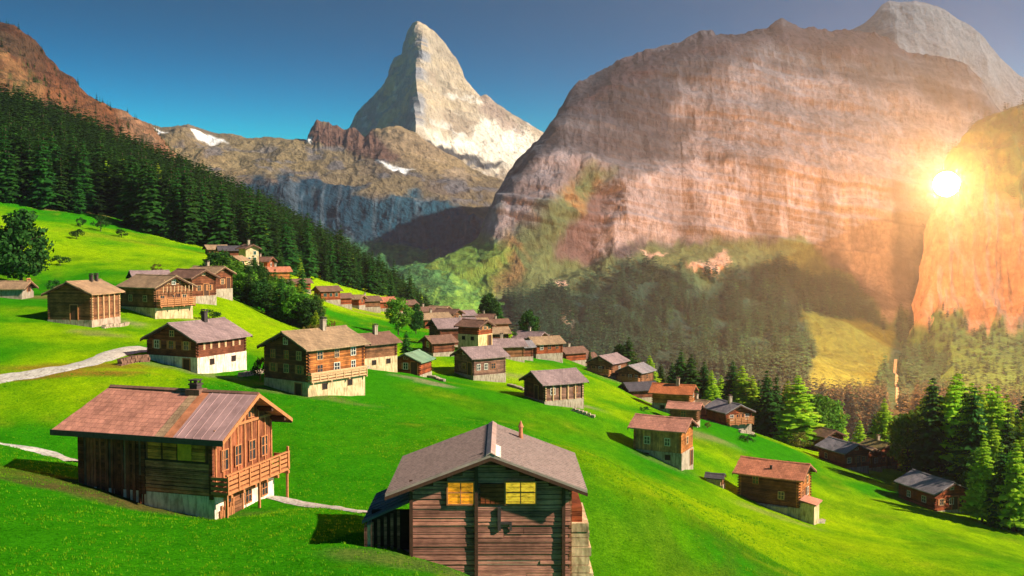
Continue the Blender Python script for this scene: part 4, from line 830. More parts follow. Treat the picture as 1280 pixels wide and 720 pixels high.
# ------------------------------------------------------------------ the big chalet, left foreground
def hero_chalet():
    cx, cy, _ = P(268, 648, 55)            # near corner (+x, -y)
    th = R(-17); L, W = 9.0, 6.2; c, s = math.cos(th), math.sin(th)
    x = cx-(L/2*c+W/2*s); y = cy-(L/2*s-W/2*c); z = -15.35
    root = empty('chalet', (x, y, z), th, 'large weathered chalet with long reddish roof and white base, left foreground', 'chalet', 'timber buildings of the mountain village')
    houses_at.append((x, y, 9))
    S, H = 1.15, 4.75; rise = 1.72; zr = H+rise; fl = face_xf('-y', L, W); fg = face_xf('+x', L, W)
    b = MB(); b.box(-L/2+.05, L/2+.06, -W/2-.04, W/2+.06, -3, S); b.build('base', M['whitewash'], root)
    b = MB(); b.prism([(-W/2, S), (W/2, S), (W/2, H-.12), (0, zr-.28), (-W/2, H-.12)], 'x', -L/2, L/2); wl = b.build('wall', M['wood_chalet'], root)
    # left part: upright boards of uneven width, colour and length
    r = random.Random(4)
    for tone in ('board_dark', 'board_grey', 'wood_dark'):
        bd = MB(); r2 = random.Random(11); a = -L/2
        while a < -.1:
            w_ = r2.uniform(.16, .3); t_ = r2.choice(('board_dark', 'board_dark', 'board_grey', 'wood_dark')); o_ = r2.uniform(.03, .08); zb = S-.75+.22*(a+L/2)*.2-r2.uniform(0, .14)
            if t_ == tone: fbox(bd, fl, a, min(a+w_-.02, -.02), .001, o_, zb-.2, H-.15)
            a += w_
        bd.build('board_cladding', M[tone], root)
    # right part: squared logs
    lg = MB(); z0 = S+.02; k = 0
    while z0 < S+1.75: fbox(lg, fl, .0, L/2-.25, .001, .06+.035*(k % 2), z0, z0+.2); z0 += .225; k += 1
    lg.build('log_courses', M['wood_log'], root)
    ps = MB()
    for a in (-.03, L/2-.12): fbox(ps, fl, a-.11, a+.13, .0, .14, S-.15, H-.1)
    fbox(ps, fl, -.3, -.18, .0, .16, -.55, S+.9); ps.build_each('corner_post', M['wood_dark'], root)
    # shuttered opening: two dull panels, one brighter
    for a, m in ((.75, 'shutter_orange'), (1.75, 'shutter_orange'), (2.75, 'lit_panel'), (3.6, 'shutter_orange')):
        q = MB(); wd = .46 if m != 'lit_panel' else .5
        fbox(q, fl, a-wd, a+wd-.06, .03, .09, S+1.92, S+2.85)
        for j in range(3): fbox(q, fl, a-wd+.05, a+wd-.11, .09, .105, S+2.0+.27*j, S+2.06+.27*j)
        q.build('shutter', M[m], root)
    q = MB(); fbox(q, fl, .05, L/2-.2, .02, .12, S+1.8, S+1.9); fbox(q, fl, .05, L/2-.2, .02, .12, S+2.87, S+2.98); q.build('shutter_rail', M['trim'], root)
    # roof, sheet covering: tiles left, worn metal right
    oe, ogl, ogr, tk = .62, 1.35, 1.0, .13; sl = rise/(W/2); ye = W/2+oe; ze = H-oe*sl
    def slab(xa, xb, lift=0.0, tk=tk, rough=.02, rnd=random.Random(5)):
        mb = MB()
        for sg in (-1, 1):
            nx, ny = max(1, int((xb-xa)/.35)), 12; V = []
            for i in range(nx+1):
                for j in range(ny+1):
                    t = j/ny; st_ = (.03*((j*1.0) % 1)) ; xq = xa+(xb-xa)*i/nx; xq += 1.15*max(0, (-1-xq)/(-1-x0))*(1-t); V.append((xq, sg*ye*t, zr-(zr-ze)*t+lift+rnd.uniform(-rough, rough)-.04*math.sin(math.pi*(xa+(xb-xa)*i/nx+L/2)/L)*1.0))
            n = ny+1; Fs = [(i*n+j, (i+1)*n+j, (i+1)*n+j+1, i*n+j+1) for i in range(nx) for j in range(ny)]; base = len(V)
            V += [(a, b_, c_-tk) for a, b_, c_ in V]; Fs += [tuple(q_+base for q_ in f)[::-1] for f in Fs]
            ring = [i*n for i in range(nx+1)]+[nx*n+j for j in range(1, n)]+[i*n+ny for i in range(nx-1, -1, -1)]+[j for j in range(ny-1, 0, -1)]
            Fs += [(ring[k], ring[(k+1) % len(ring)], ring[(k+1) % len(ring)]+base, ring[k]+base) for k in range(len(ring))]
            mb.add(V, Fs)
        return mb
    x0, x1 = -L/2-ogl, L/2+ogr; xs = 1.2
    rf = slab(x0, x1, rough=.012).build('roof', M['roof_pink'], root)
    slab(xs+1.1, x1-.02, .045, .03, .004).build('metal_sheet', M['metal_mauve'], rf)
    slab(xs+.52, xs+1.09, .05, .03, .006).build('rusty_sheet', M['rust'], rf); slab(xs-.1, xs+.5, .04, .03, .006).build('pale_sheet', M['roof_tan'], rf)
    sm = MB()
    for k in range(7):
        xx = xs+1.35+k*.52
        if xx < x1-.05:
            for sg in (-1, 1): sm.bar((xx, 0, zr+.04), (xx, sg*(ye-.02), ze+.06), .02, n=5)
    sm.build('standing_seams', M['metal_mauve'], rf)
    g_ = MB(); g_.box(x0-.02, x1+.02, -ye-.06, -ye-.01, ze-.27, ze+.05); g_.box(x0-.02, x1+.02, ye+.01, ye+.06, ze-.27, ze+.05); g_.build_each('eaves_board', M['slate_trim'], rf)
    g_ = MB(); g_.prism([(-.16, zr-.05), (0, zr+.06), (.16, zr-.05), (.16, zr+.0), (0, zr+.12), (-.16, zr+.0)], 'x', x0+1.15, x1); g_.build('ridge_cap', M['roof_brown'], rf)
    bb = MB()
    for sx, sg in ((x1, 1),):
        for s_ in (-1, 1):
            p = [(0, zr+.03), (s_*(ye+.05), ze+.02), (s_*(ye+.05), ze-.2), (0, zr-.2)]
            bb.prism(p if s_ < 0 else p[::-1], 'x', *sorted((sx, sx+sg*.06)))
    bb.build_each('barge_board', M['rail'], rf)
    bb = MB()
    for yy in (0, -W/2+.1, W/2-.1, -W/4, W/4): zz = zr-abs(yy)*sl-tk-.02; bb.box(L/2, x1-.03, yy-.1, yy+.1, zz-.24, zz); bb.box(-L/2-.25, -L/2, yy-.1, yy+.1, zz-.24, zz)
    for k in range(14): xx = x0+.3+k*(x1-x0-.6)/13; bb.hexa([(xx-.05,-ye+.05,ze-.25),(xx+.05,-ye+.05,ze-.25),(xx+.05,-W/2,H-.23),(xx-.05,-W/2,H-.23),(xx-.05,-ye+.05,ze-.15),(xx+.05,-ye+.05,ze-.15),(xx+.05,-W/2,H-.13),(xx-.05,-W/2,H-.13)])
    bb.build('rafters', M['trim'], rf)
    ck = chimney(rf, xs+.05, .05, zr+.05, 'dark', .5, .3)
    q = MB(); q.box(xs-.35, xs+.6, -.42, .4, zr-.2, zr+.12); q.build('chimney_flashing', M['roof_brown'], ck)
    # sunlit gable end: upright battens, doors and windows, balcony, white ground floor
    q = MB()
    for k in range(9):
        a = -W/2+.15+k*(W-.3)/8; zt = H+rise*(1-abs(a)/(W/2))-.35
        fbox(q, fg, a-.055, a+.055, .01, .07, S+.05, zt)
    q.build_each('batten', M['rail'], root)
    for a in (-2.1, -.75, .75, 2.1): window(root, fg, a, S+1.3, .6, 1.1, 'rail', 'glass', True, .03)
    for a in (-.6, .6): window(root, fg, a, H+.25, .55, .75, 'rail', 'glass', True, .03)
    q = MB(); fbox(q, fg, -W/2, W/2, .02, .1, H-.05, H+.1); fbox(q, fg, -W/2, W/2, .02, .1, S-.02, S+.12); q.build('gable_beams', M['rail'], root)
    bz = S+.35
    b = MB(); fbox(b, fg, -W/2-.3, W/2+.2, .0, 1.05, bz-.16, bz)
    for a in np.linspace(-W/2, W/2, 6): fbox(b, fg, a-.08, a+.08, .0, 1.15, bz-.34, bz-.16)
    bo = b.build('balcony', M['rail'], root); rr = MB()
    for k in range(3): fbox(rr, fg, -W/2-.3, W/2+.2, 0.98, 1.03, bz+.1+.27*k, bz+.28+.27*k)
    fbox(rr, fg, -W/2-.36, W/2+.26, 0.94, 1.08, bz+.92, bz+1.0)
    for a in np.linspace(-W/2-.25, W/2+.15, 7): fbox(rr, fg, a-.05, a+.05, 1.03, 1.1, bz-.1, bz+.92)
    for k in range(3):
        for a in (-W/2-.3, W/2+.17): fbox(rr, fg, a, a+.05, 0, .95, bz+.1+.27*k, bz+.28+.27*k)
    rr.build('railing', M['rail'], bo)
    pp = MB()
    for a in (-W/2-.22, 0, W/2+.1): fbox(pp, fg, a-.06, a+.06, 0.9, 1.02, -3, bz-.16)
    fbox(pp, fg, W/2+.0, W/2+.12, 0.98, 1.1, bz, bz+1.3); pp.build_each('balcony_post', M['rail'], bo)
    for a in (-1.9, .2, 2.0): window(root, fg, a, .05, .6, .75, 'rail', 'glass', True, .07)
    door(root, fg, -.9, -.95, .9, 1.9, 'wood_brown', .07)
    q = MB(); r = random.Random(8)
    for k in range(9): fbox(q, fg, -W/2+.3+k*.16, -W/2+.3+k*.16+.1, .12, .2, -.5, .35+r.uniform(-.15, .2))
    q.build('leaning_boards', M['rail'], root)
M['wood_chalet'] = wood('wood_chalet', (.30, .10, .05), True, .24); M['metal_mauve'] = flat('metal_mauve', (.36, .22, .22), .55, .8, .3, .3)
M['lit_panel'] = flat('lit_panel', (.85, .36, .03), .7, 3); M['slate_trim'] = flat('slate_trim', (.085, .06, .058), .6); M['wood_log'] = wood('wood_log', (.50, .19, .11)); M['shutter_orange'] = wood('shutter_orange', (.80, .26, .06)); M['rib'] = flat('rib', (.27, .195, .18), .5)
hero_chalet()

# ------------------------------------------------------------------ the plank barn, front centre
def hero_barn():
    x0, y0 = P(613, 640, 42)[:2]; L, W = 6.2, 6.8; th = R(90.5)      # local -x faces the viewer
    x = x0+.0; y = y0+L/2; z = -12.62
    root = empty('plank_barn', (x, y, z), th, 'plank barn with two glowing yellow windows and ribbed roof, front centre', 'barn', 'timber buildings of the mountain village')
    houses_at.append((x, y, 8))
    H, rise = 2.42, 1.28; zr = H+rise; S = -.4
    fg = face_xf('-x', L, W); fr = face_xf('-y', L, W); fL = face_xf('+y', L, W)
    # local +y is left in the picture (rot 90), fg's a runs along -y: right in the picture
    b = MB(); b.box(-L/2+.02, L/2-.02, -W/2+.02, W/2-.02, -5, S); b.build('base', M['stone'], root)
    b = MB(); b.prism([(-W/2+.05, S), (W/2-.05, S), (W/2-.05, H), (0, zr-.2), (-W/2+.05, H)], 'x', -L/2+.05, L/2-.05); b.build('wall', M['wood_dark'], root)
    r = random.Random(2); q = MB(); zz = -4.2
    while zz < zr-.5:        # single planks, each with its own depth and ends
        hgt = r.uniform(.15, .25); half = W/2-.02 if zz+hgt < H-.02 else (zr-.32-zz-hgt)/rise*W/2
        if half > .3:
            cuts = [-half, r.choice((-.62, -.62, -.62)), half] if half > .8 else [-half, half]
            if half > 2.6 and r.random() < .3: cuts = sorted(cuts+[r.uniform(.2, 2.2)])
            for a, b_ in zip(cuts, cuts[1:]): 
                o1 = r.uniform(-.012, .035); j = r.uniform(-.008, .008)
                q.hexa([fg(a+.012,-.1,zz), fg(b_-.012,-.1,zz), fg(b_-.012,o1,zz+j), fg(a+.012,o1,zz), fg(a+.012,-.1,zz+hgt-.022), fg(b_-.012,-.1,zz+hgt-.022), fg(b_-.012,o1-.01,zz+hgt-.022+j), fg(a+.012,o1-.01,zz+hgt-.022)])
        zz += hgt
    pk = q.build('plank_wall', M['wood_mauve'], root)
    q = MB(); zz = -4
    while zz < H-.1:
        for f_ in (fr, fL): q.hexa([f_(-L/2,-.1,zz), f_(L/2,-.1,zz), f_(L/2,.01,zz), f_(-L/2,.01,zz), f_(-L/2,-.1,zz+.2), f_(L/2,-.1,zz+.2), f_(L/2,.02,zz+.2), f_(-L/2,.02,zz+.2)])
        zz += .23
    q.build('side_planks', M['wood_brown'], root)
    q = MB()
    for a in (-W/2+.03, -.62, W/2-.33): fbox(q, fg, a-.07, a+.07, .03, .13, -4.5, H+(.1 if abs(a) > 2 else .9))
    q.build_each('wall_post', M['trim'], root)
    q = MB(); fbox(q, fg, .28, .42, .04, .12, .35, 1.35); fbox(q, fg, .42, .85, .04, .1, .62, .72); fbox(q, fg, .78, .88, .04, .1, .35, .72); q.build('iron_bracket', M['soot'], root)
    q = MB(); fbox(q, fg, -.45, .62, .03, .07, 1.48, 2.35)
    for k in range(5): fbox(q, fg, -.45+.21*k+.02, -.45+.21*k+.19, .07, .085, 1.5, 2.33)
    q.build('hatch', M['wood_red'], root)
    for a, m in ((-1.28, 'glow_orange'), (1.25, 'glow_yellow')):
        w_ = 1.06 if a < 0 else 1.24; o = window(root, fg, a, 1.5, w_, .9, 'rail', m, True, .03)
        c = MB()
        for j in range(4): fbox(c, fg, a-w_/2+.05, a+w_/2-.05, .058, .064, 1.57+.21*j, 1.585+.21*j)
        c.build('blind_slats', M['rail'], o)
    # ribbed roof: slightly lower eave on the left, sheets lapped
    sl = rise/(W/2); x_0, x_1 = -L/2-.62, L/2+.4; mb = MB(); ye = {1: W/2+1.0, -1: W/2+.62}
    for sg in (-1, 1):
        e = ye[sg]; ze = zr-e*sl
        mb.hexa([(x_0,0,zr-.1),(x_1,0,zr-.1),(x_1,sg*e,ze-.1),(x_0,sg*e,ze-.1),(x_0,0,zr),(x_1,0,zr),(x_1,sg*e,ze),(x_0,sg*e,ze)])
    rf = mb.build('roof', M['metal_seam'], root)
    sm = MB(); r = random.Random(9)
    for sg in (-1, 1):
        e = ye[sg]; n = 21
        for k in range(n):
            xx = x_0+.06+(x_1-x_0-.12)*k/(n-1); w_ = .045
            zt, zb = zr+.004, zr-e*sl+.004
            sm.hexa([(xx-w_,0,zt),(xx+w_,0,zt),(xx+w_,sg*e,zb),(xx-w_,sg*e,zb),(xx-w_*.5,0,zt+.05),(xx+w_*.5,0,zt+.05),(xx+w_*.5,sg*e,zb+.05),(xx-w_*.5,sg*e,zb+.05)])
    sm.build('roof_ribs', M['rib'], rf)
    q = MB(); q.prism([(-.2, zr-.04), (0, zr+.07), (.2, zr-.04), (.2, zr+.0), (0, zr+.12), (-.2, zr+.0)], 'x', x_0-.03, x_1); q.build('ridge_cap', M['metal_seam'], rf)
    q = MB(); q.hexa([(x_0-.01,-.02,zr+.055),(x_0+2.2,-.02,zr+.055),(x_0+2.2,-.42,zr-.13),(x_0-.01,-.42,zr-.13),(x_0-.01,-.02,zr+.075),(x_0+2.2,-.02,zr+.075),(x_0+2.2,-.42,zr-.11),(x_0-.01,-.42,zr-.11)]); q.build('pale_patch', M['frame_white'], rf)
    q = MB(); q.hexa([(x_0+.7,.35,zr-.09),(x_0+.78,.35,zr-.09),(x_0+1.1,.9,zr-.36),(x_0+.9,1.0,zr-.38),(x_0+.7,.35,zr-.06),(x_0+.78,.35,zr-.06),(x_0+1.1,.9,zr-.33),(x_0+.9,1.0,zr-.35)]); q.build('torn_sheet', M['soot'], rf)
    bb = MB()
    for sg in (-1, 1):
        e = ye[sg]; ze = zr-e*sl
        for xx in (x_0, x_1-.05):
            p = [(0, zr-.105), (sg*(e+.02), ze-.105), (sg*(e+.02), ze-.25), (0, zr-.26)]; bb.prism(p if sg < 0 else p[::-1], 'x', xx, xx+.05)
    bb.build_each('barge_board', M['trim'], rf); bb = MB()
    for yy in (0, -W/2+.1, W/2-.1, -W/4, W/4): zz = zr-abs(yy)*sl-.12; bb.box(x_0+.06, -L/2+.1, yy-.09, yy+.09, zz-.2, zz)
    bb.build_each('purlin', M['trim'], rf)
    q = MB(); q.bar((x_1-1.2, -1.35, zr-1.35*sl-.1), (x_1-1.2, -1.35, zr-1.35*sl+.55), .11, .09, 10); q.bar((x_1-1.2, -1.35, zr-1.35*sl+.55), (x_1-1.2, -1.35, zr-1.35*sl+.85), .14, .02, 10)
    q.build('chimney', M['rust'], rf)
    # lean-to with blue sheet roof on the left (local +y)
    q = MB(); A, B = -L/2+.3, L/2-1.2; w2 = 2.1
    q.hexa([(A,W/2+.0,1.48),(B,W/2+.0,1.48),(B,W/2+w2,.55),(A,W/2+w2,.55),(A,W/2+.0,1.56),(B,W/2+.0,1.56),(B,W/2+w2,.63),(A,W/2+w2,.63)])
    lr = q.build('lean_to_roof', M['metal_blue'], root)
    q = MB()
    for k in range(9):
        xx = A+.05+(B-A-.1)*k/8; q.hexa([(xx-.03,W/2,1.56),(xx+.03,W/2,1.56),(xx+.03,W/2+w2,.63),(xx-.03,W/2+w2,.63),(xx-.015,W/2,1.6),(xx+.015,W/2,1.6),(xx+.015,W/2+w2,.67),(xx-.015,W/2+w2,.67)])
    q.build('sheet_ribs', M['metal_blue'], lr)
    q = MB()
    for k in range(6): yy = W/2+.5+k*.28; q.box(A+.1, A+.16, yy, yy+.12, -1.6, 1.3-(yy-W/2)*.44)
    q.box(A+.1, A+.2, W/2+w2-.2, W/2+w2-.1, -1.5, .55); q.box(B-.2, B-.1, W/2+w2-.2, W/2+w2-.1, -2.5, .55)
    q.build_each('lean_to_post', M['wood_grey'], root)
    q = MB(); q.box(A+.3, B, W/2+w2-.32, W/2+w2-.14, -3, .42); q.build('lean_to_wall', M['frame_white'], root)
    q = MB(); q.box(A+.6, A+.68, W/2+.02, W/2+w2-.33, -3, 1.0); q.build('lean_to_partition', M['dark'], root)
    q = MB(); q.box(A-.0, B, W/2+.02, W/2+w2-.1, -3.5, -.75); q.build('lean_to_floor', M['stone'], root)
    # stepped stone and timber stack against the right wall (local -y)
    rs_ = random.Random(5); q = MB(); zz = -4.0; k = 0
    while zz < .25:
        hh = rs_.uniform(.22, .4); d_ = 1.15-(zz+4)*.11+rs_.uniform(-.09, .09)
        q.box(-L/2+.25+rs_.uniform(0, .1), L/2-2.5, -W/2-d_, -W/2-.03, zz, zz+hh-.03); zz += hh
    q.build('stone_steps', M['plaster_cream'], root)
    q = MB(); q.box(-L/2+.5, L/2-2.9, -W/2-.5, -W/2-.04, .25, 1.2); q.build('side_bay', M['wood_red'], root)
hero_barn()

# ------------------------------------------------------------------ dry stone walls and wood piles around the yards
def stone_wall(u0, v0, D0, u1, v1, D1, h, label, m='stone'):
    a, b = P(u0, v0, D0), P(u1, v1, D1); L = math.hypot(b[0]-a[0], b[1]-a[1]); n = max(4, int(L/.45)); mb = MB(); r = random.Random(int(u0))
    cx, cy = (a[0]+b[0])/2, (a[1]+b[1])/2; cz = gz1(cx, cy); dx, dy = (b[0]-a[0])/L, (b[1]-a[1])/L
    for i in range(n):
        for j in range(max(2, int(h/.28))):
            s = -L/2+L*(i+(j % 2)*.4)/n; x = dx*s; y = dy*s; z = gz1(cx+x, cy+y)-cz+j*.27-.15; w = L/n*.48*r.uniform(.8, 1.05); t = r.uniform(.2, .3); hh = r.uniform(.24, .3)
            c = [(x+dx*p-dy*q, y+dy*p+dx*q, z+k) for k in (0, hh) for p, q in ((-w, -t), (w, -t), (w, t), (-w, t))]
            mb.hexa([(X+r.uniform(-.03, .03), Y+r.uniform(-.03, .03), Z+r.uniform(-.03, .03)) for X, Y, Z in c])
    o = mb.build('stone_wall', M[m]); o.location = (cx, cy, cz); tag(o, label, 'wall', 'dry stone walls round the yards')
stone_wall(150,449,101, 186,444,106, 1.0, 'brown retaining wall at the bend of the footpath', 'roof_brown')
stone_wall(424,462,122, 492,468,134, .7, 'low stone wall in front of the cream walled chalet')
stone_wall(536,478,135, 556,483,132, .6, 'short pale wall right of the small red hut')
stone_wall(636,475,146, 656,480,142, .8, 'stone wall between cream pillared chalet and lone mauve roofed barn')
stone_wall(716,503,128, 744,507,127, .6, 'pale stone wall right of the lone mauve roofed barn')
stone_wall(130,415,122, 160,409,128, .6, 'low stone wall at the sunlit corner of the log barn')
stone_wall(1010,648,112, 1030,640,114, .6, 'stone wall by the porch of the salmon red roofed barn')
stone_wall(925,540,160, 942,534,163, .6, 'pale stone wall right of the red brown grey roofed chalet')
stone_wall(300,462,107, 330,455,112, .7, 'pale stone wall right of the white based chalet')
# ------------------------------------------------------------------ trees
TR = np.random.default_rng(21)
def spruce_arrays(h, rad, whorls, nb, seg, rng, droop=.35, top_sparse=1.0, base=.06, cards=3, slim=1.0):
    "needle-clad branches in whorls: each branch several ragged leaf-cards, returns (V, F)"
    V = []; Fs = []
    for i in range(whorls):
        t = (i+rng.uniform(-.35, .35))/whorls; t = min(max(t, 0), .985); z = h*(base+(1-base)*t)
        rr = rad*((1-t)**.82)*rng.uniform(.78, 1.12)*(1 if t > .12 else .75+t*2)
        for k in range(nb):
            if rng.random() < .10: continue
            a = 2*math.pi*(k+rng.uniform(-.4, .4)+.5*(i % 2))/nb; r_ = rr*rng.uniform(.7, 1.15)+.003
            dx, dy = math.cos(a), math.sin(a); px, py = -dy, dx; w = r_*rng.uniform(.30, .46)+.004
            zz = z; last = None; d = droop*rng.uniform(.6, 1.3)
            for c in range(cards):
                f0, f1 = c/cards*.95, (c+1)/cards+.08; f1 = min(f1, 1.05)
                wa = w*(1.05-f0*.55); wb = w*(1.05-f1)*.8+.02
                z0 = z-d*r_*f0**1.4+.003*h; z1 = z-d*r_*f1**1.4-rng.uniform(0, .05)*r_
                tw = rng.uniform(-.25, .25)*w; b = len(V)
                V += [(dx*r_*f0-px*wa, dy*r_*f0-py*wa, z0-.3*w+tw), (dx*r_*f0, dy*r_*f0, z0+.12*w), (dx*r_*f0+px*wa, dy*r_*f0+py*wa, z0-.3*w-tw), (dx*r_*f1+px*wb*.3, dy*r_*f1+py*wb*.3, z1)]
                Fs += [(b, b+1, b+3), (b+1, b+2, b+3)]
                if seg:   # hanging twigs
                    b = len(V); f = (f0+f1)/2; zc = z-d*r_*f**1.4; s = rng.choice((-1, 1)); V += [(dx*r_*f+px*w*.5*s, dy*r_*f+py*w*.5*s, zc), (dx*r_*(f+.16), dy*r_*(f+.16), zc), (dx*r_*(f+.05)+px*w*.35*s, dy*r_*(f+.05)+py*w*.35*s, zc-.34*w-.012)]
                    Fs.append((b, b+1, b+2))
    return np.array(V), np.array(Fs)
def leafy_arrays(h, rad, clumps, per, size, rng, base=.22, top=1.0, shape='round'):
    V = []; n = 0
    for c in range(clumps):
        while True:
            p = rng.uniform(-1, 1, 3)
            if np.linalg.norm(p) < 1: break
        p = p/np.linalg.norm(p)**.45 if np.linalg.norm(p) > 0 else p
        zf = (p[2]+1)/2; wd = {'round': 1.0, 'cone': (1-zf)**.7*1.15+.1, 'oval': 1.0-.35*zf}[shape]
        cx, cy, cz = p[0]*rad*.8*wd, p[1]*rad*.8*wd, h*(base+(top-base)*(.08+.87*zf)); cr = rad*rng.uniform(.22, .42)*(.6+.4*wd)
        d = rng.normal(size=(per, 3)); d /= np.linalg.norm(d, axis=1, keepdims=True); q = np.array([cx, cy, cz])+d*cr*(rng.random((per, 1))**.35)*np.array([1, 1, .75])
        nrm = d+rng.normal(size=(per, 3))*.6; nrm /= np.linalg.norm(nrm, axis=1, keepdims=True); a = np.cross(nrm, rng.normal(size=(per, 3))); a /= np.linalg.norm(a, axis=1, keepdims=True)+1e-9; b = np.cross(nrm, a); s = size*rng.uniform(.6, 1.3, (per, 1))
        V.append(np.stack([q-a*s, q-b*s*.6, q+a*s, q+b*s*.6], 1).reshape(-1, 3)); n += per
    V = np.concatenate(V); i = np.arange(n)*4; return V, np.concatenate([np.stack([i, i+1, i+2], 1), np.stack([i, i+2, i+3], 1)])
def trunk_mesh(name, h, r, limbs, rng, rad=0, base=.25):
    mb = MB(); p = Vector((0, 0, -1.2)); n = 5
    for i in range(n):
        q = Vector((rng.uniform(-.02, .02)*h*.3, rng.uniform(-.02, .02)*h*.3, h*(i+1)/n*.93)); mb.bar(p, q, r*(1-.85*i/n), r*(1-.85*(i+1)/n), 7); p = q
    for k in range(limbs):
        z = h*rng.uniform(base, .8); a = rng.uniform(0, 6.28); l = rad*rng.uniform(.5, .8); mb.bar((0, 0, z), (math.cos(a)*l, math.sin(a)*l, z+l*.45), r*.35, r*.1, 5)
    return mb.mesh(name)
TK = {}
def kind(key, crown, trunk, leaf): 
    c = np_mesh('crown_'+key, *crown, False); c.materials.append(M[leaf]); trunk.materials.append(M['bark']); TK.setdefault(key.rsplit('_', 1)[0], []).append((c, trunk))
for i in range(5): kind('spruce_%d' % i, spruce_arrays(1, [.19,.22,.17,.21,.19][i], 30, 10, True, TR), trunk_mesh('trunk', 1, .014, 0, TR), 'leaf_spruce')
for i in range(4): kind('forest_%d' % i, spruce_arrays(1, [.17,.20,.16,.185][i], 24, 8, True, TR, cards=2), trunk_mesh('trunk', 1, .013, 0, TR), 'leaf_wood')
for i in range(4): kind('larch_%d' % i, spruce_arrays(1, [.22,.25,.20,.24][i], 30, 11, True, TR, droop=.12, base=.1), trunk_mesh('trunk', 1, .014, 0, TR), 'leaf_larch')
for i in range(4): kind('broad_%d' % i, leafy_arrays(1, .38, 60, 60, .028, TR, .12), trunk_mesh('trunk', 1, .022, 6, TR, .36), 'leaf_broad')
for i in range(3): kind('dark_%d' % i, leafy_arrays(1, .40, 80, 70, .030, TR, .05, 1, 'oval'), trunk_mesh('trunk', 1, .024, 6, TR, .36), 'leaf_dark')
for i in range(3): kind('bush_%d' % i, leafy_arrays(1, .62, 16, 50, .05, TR, .02), trunk_mesh('trunk', .7, .03, 5, TR, .4, .1), 'leaf_dark')
for i in range(2): kind('olive_%d' % i, leafy_arrays(1, .62, 16, 60, .05, TR, .02), trunk_mesh('trunk', .7, .03, 5, TR, .4, .1), 'leaf_olive')
NAMES = {'spruce': 'spruce_tree', 'forest': 'spruce_tree', 'larch': 'larch_tree', 'broad': 'broadleaf_tree', 'dark': 'broadleaf_tree', 'bush': 'bush', 'olive': 'bush'}
_k = [0]
def tree(kd, x, y, h, label, group=None, wide=1.0, z=None, cat=None):
    _k[0] += 1; c, t = TK[kd][_k[0] % len(TK[kd])]; z = gz1(x, y) if z is None else z
    root = empty(NAMES[kd], (x, y, z), TR.uniform(0, 6.28), label, cat or ('bush' if kd in ('bush', 'olive') else 'tree'), group)
    root.scale = (h*wide, h*wide, h)
    for nm, me in (('crown', c), ('trunk', t)):
        o = bpy.data.objects.new(nm, me); COL.objects.link(o); o.parent = root
    return root
def tree_px(kd, u, vb, D, vt, label, group=None, wide=1.0):
    "foot at u, vb and distance D; vt the height its tip reaches"
    x, y, z = P(u, vb, D); h = (vb-vt)/F*D; zz = gz1(x, y)
    tree(kd, x, y, max(h+ (z-zz)*1.0, h*.5), label, group, wide, zz)

# --- single trees and bushes of the meadow
tree_px('dark', 27, 350, 165, 264, 'big dark round tree standing alone on the left meadow, near the left edge', None, 1.15)
tree_px('bush', 96, 302, 225, 286, 'largest dark bush on the bright upper left meadow', 'bushes on the upper left meadow', 1.3)
tree_px('bush', 101, 284, 245, 271, 'small bush just above the largest one on the upper left meadow', 'bushes on the upper left meadow', .8)
tree_px('bush', 126, 286, 245, 268, 'upright dark bush right of the other two on the upper left meadow', 'bushes on the upper left meadow', .9)
tree_px('bush', 75, 328, 190, 319, 'low brown bush right of the big dark tree', 'bushes on the upper left meadow', 1.6)
tree_px('bush', 152, 294, 240, 285, 'smallest low bush below the forest edge', 'bushes on the upper left meadow', 1.2)
tree_px('bush', 67, 362, 150, 348, 'little dark bush behind the log barn with two chimneys', None, .9)
tree_px('olive', 197, 356, 185, 331, 'olive yellow bush above the decorated chalet', None, 1.15)
tree_px('bush', 262, 395, 140, 386, 'round dark bush on the grass between decorated chalet and white based chalet', None, 1.3)
tree_px('bush', 325, 470, 106, 446, 'green bush at the left corner of the orange timber chalet', None, .8)
tree_px('olive', 405, 424, 120, 402, 'yellowish bush showing above the tan roof of the orange timber chalet', None, .9)
tree_px('broad', 498, 402, 190, 372, 'light green round tree below the far row of chalets', None, 1.1)
tree_px('dark', 520, 412, 200, 380, 'dark slim tree between far row and wide dark chalet', None, .8)
tree_px('spruce', 508, 440, 152, 412, 'small dark conifer behind the red hut', None, 1.6)
tree_px('dark', 612, 411, 262, 366, 'grey green rounded tree, left of three behind the village', 'trees behind the village', 1.0)
tree_px('spruce', 624, 412, 258, 378, 'dark pointed conifer hugging the grey green rounded tree', 'trees behind the village', 1.6)
tree_px('dark', 661, 424, 225, 386, 'dark round tree standing alone behind the red gabled knoll chalet', 'trees behind the village', .95)
tree_px('bush', 634, 432, 200, 412, 'dark bush on the grass between narrow cream house and knoll', None, 1.2)
tree_px('spruce', 737, 470, 195, 436, 'slim dark conifer left of the matching pair of chalets', None, 1.2)
tree_px('olive', 1000, 552, 180, 540, 'low yellow bush left of the right hand hamlet', None, 1.2)
tree_px('bush', 935, 553, 150, 541, 'bush on the grass above the salmon red roofed barn', None, 1.6)
tree_px('bush', 805, 535, 148, 522, 'dark hedge bush beside the pink shed', None, 1.7)
tree_px('olive', 884, 545, 150, 528, 'yellow flowering bush right of the pink shed', None, .9)
tree_px('bush', 985, 590, 145, 580, 'low bush behind the salmon red roofed barn', None, 1.5)
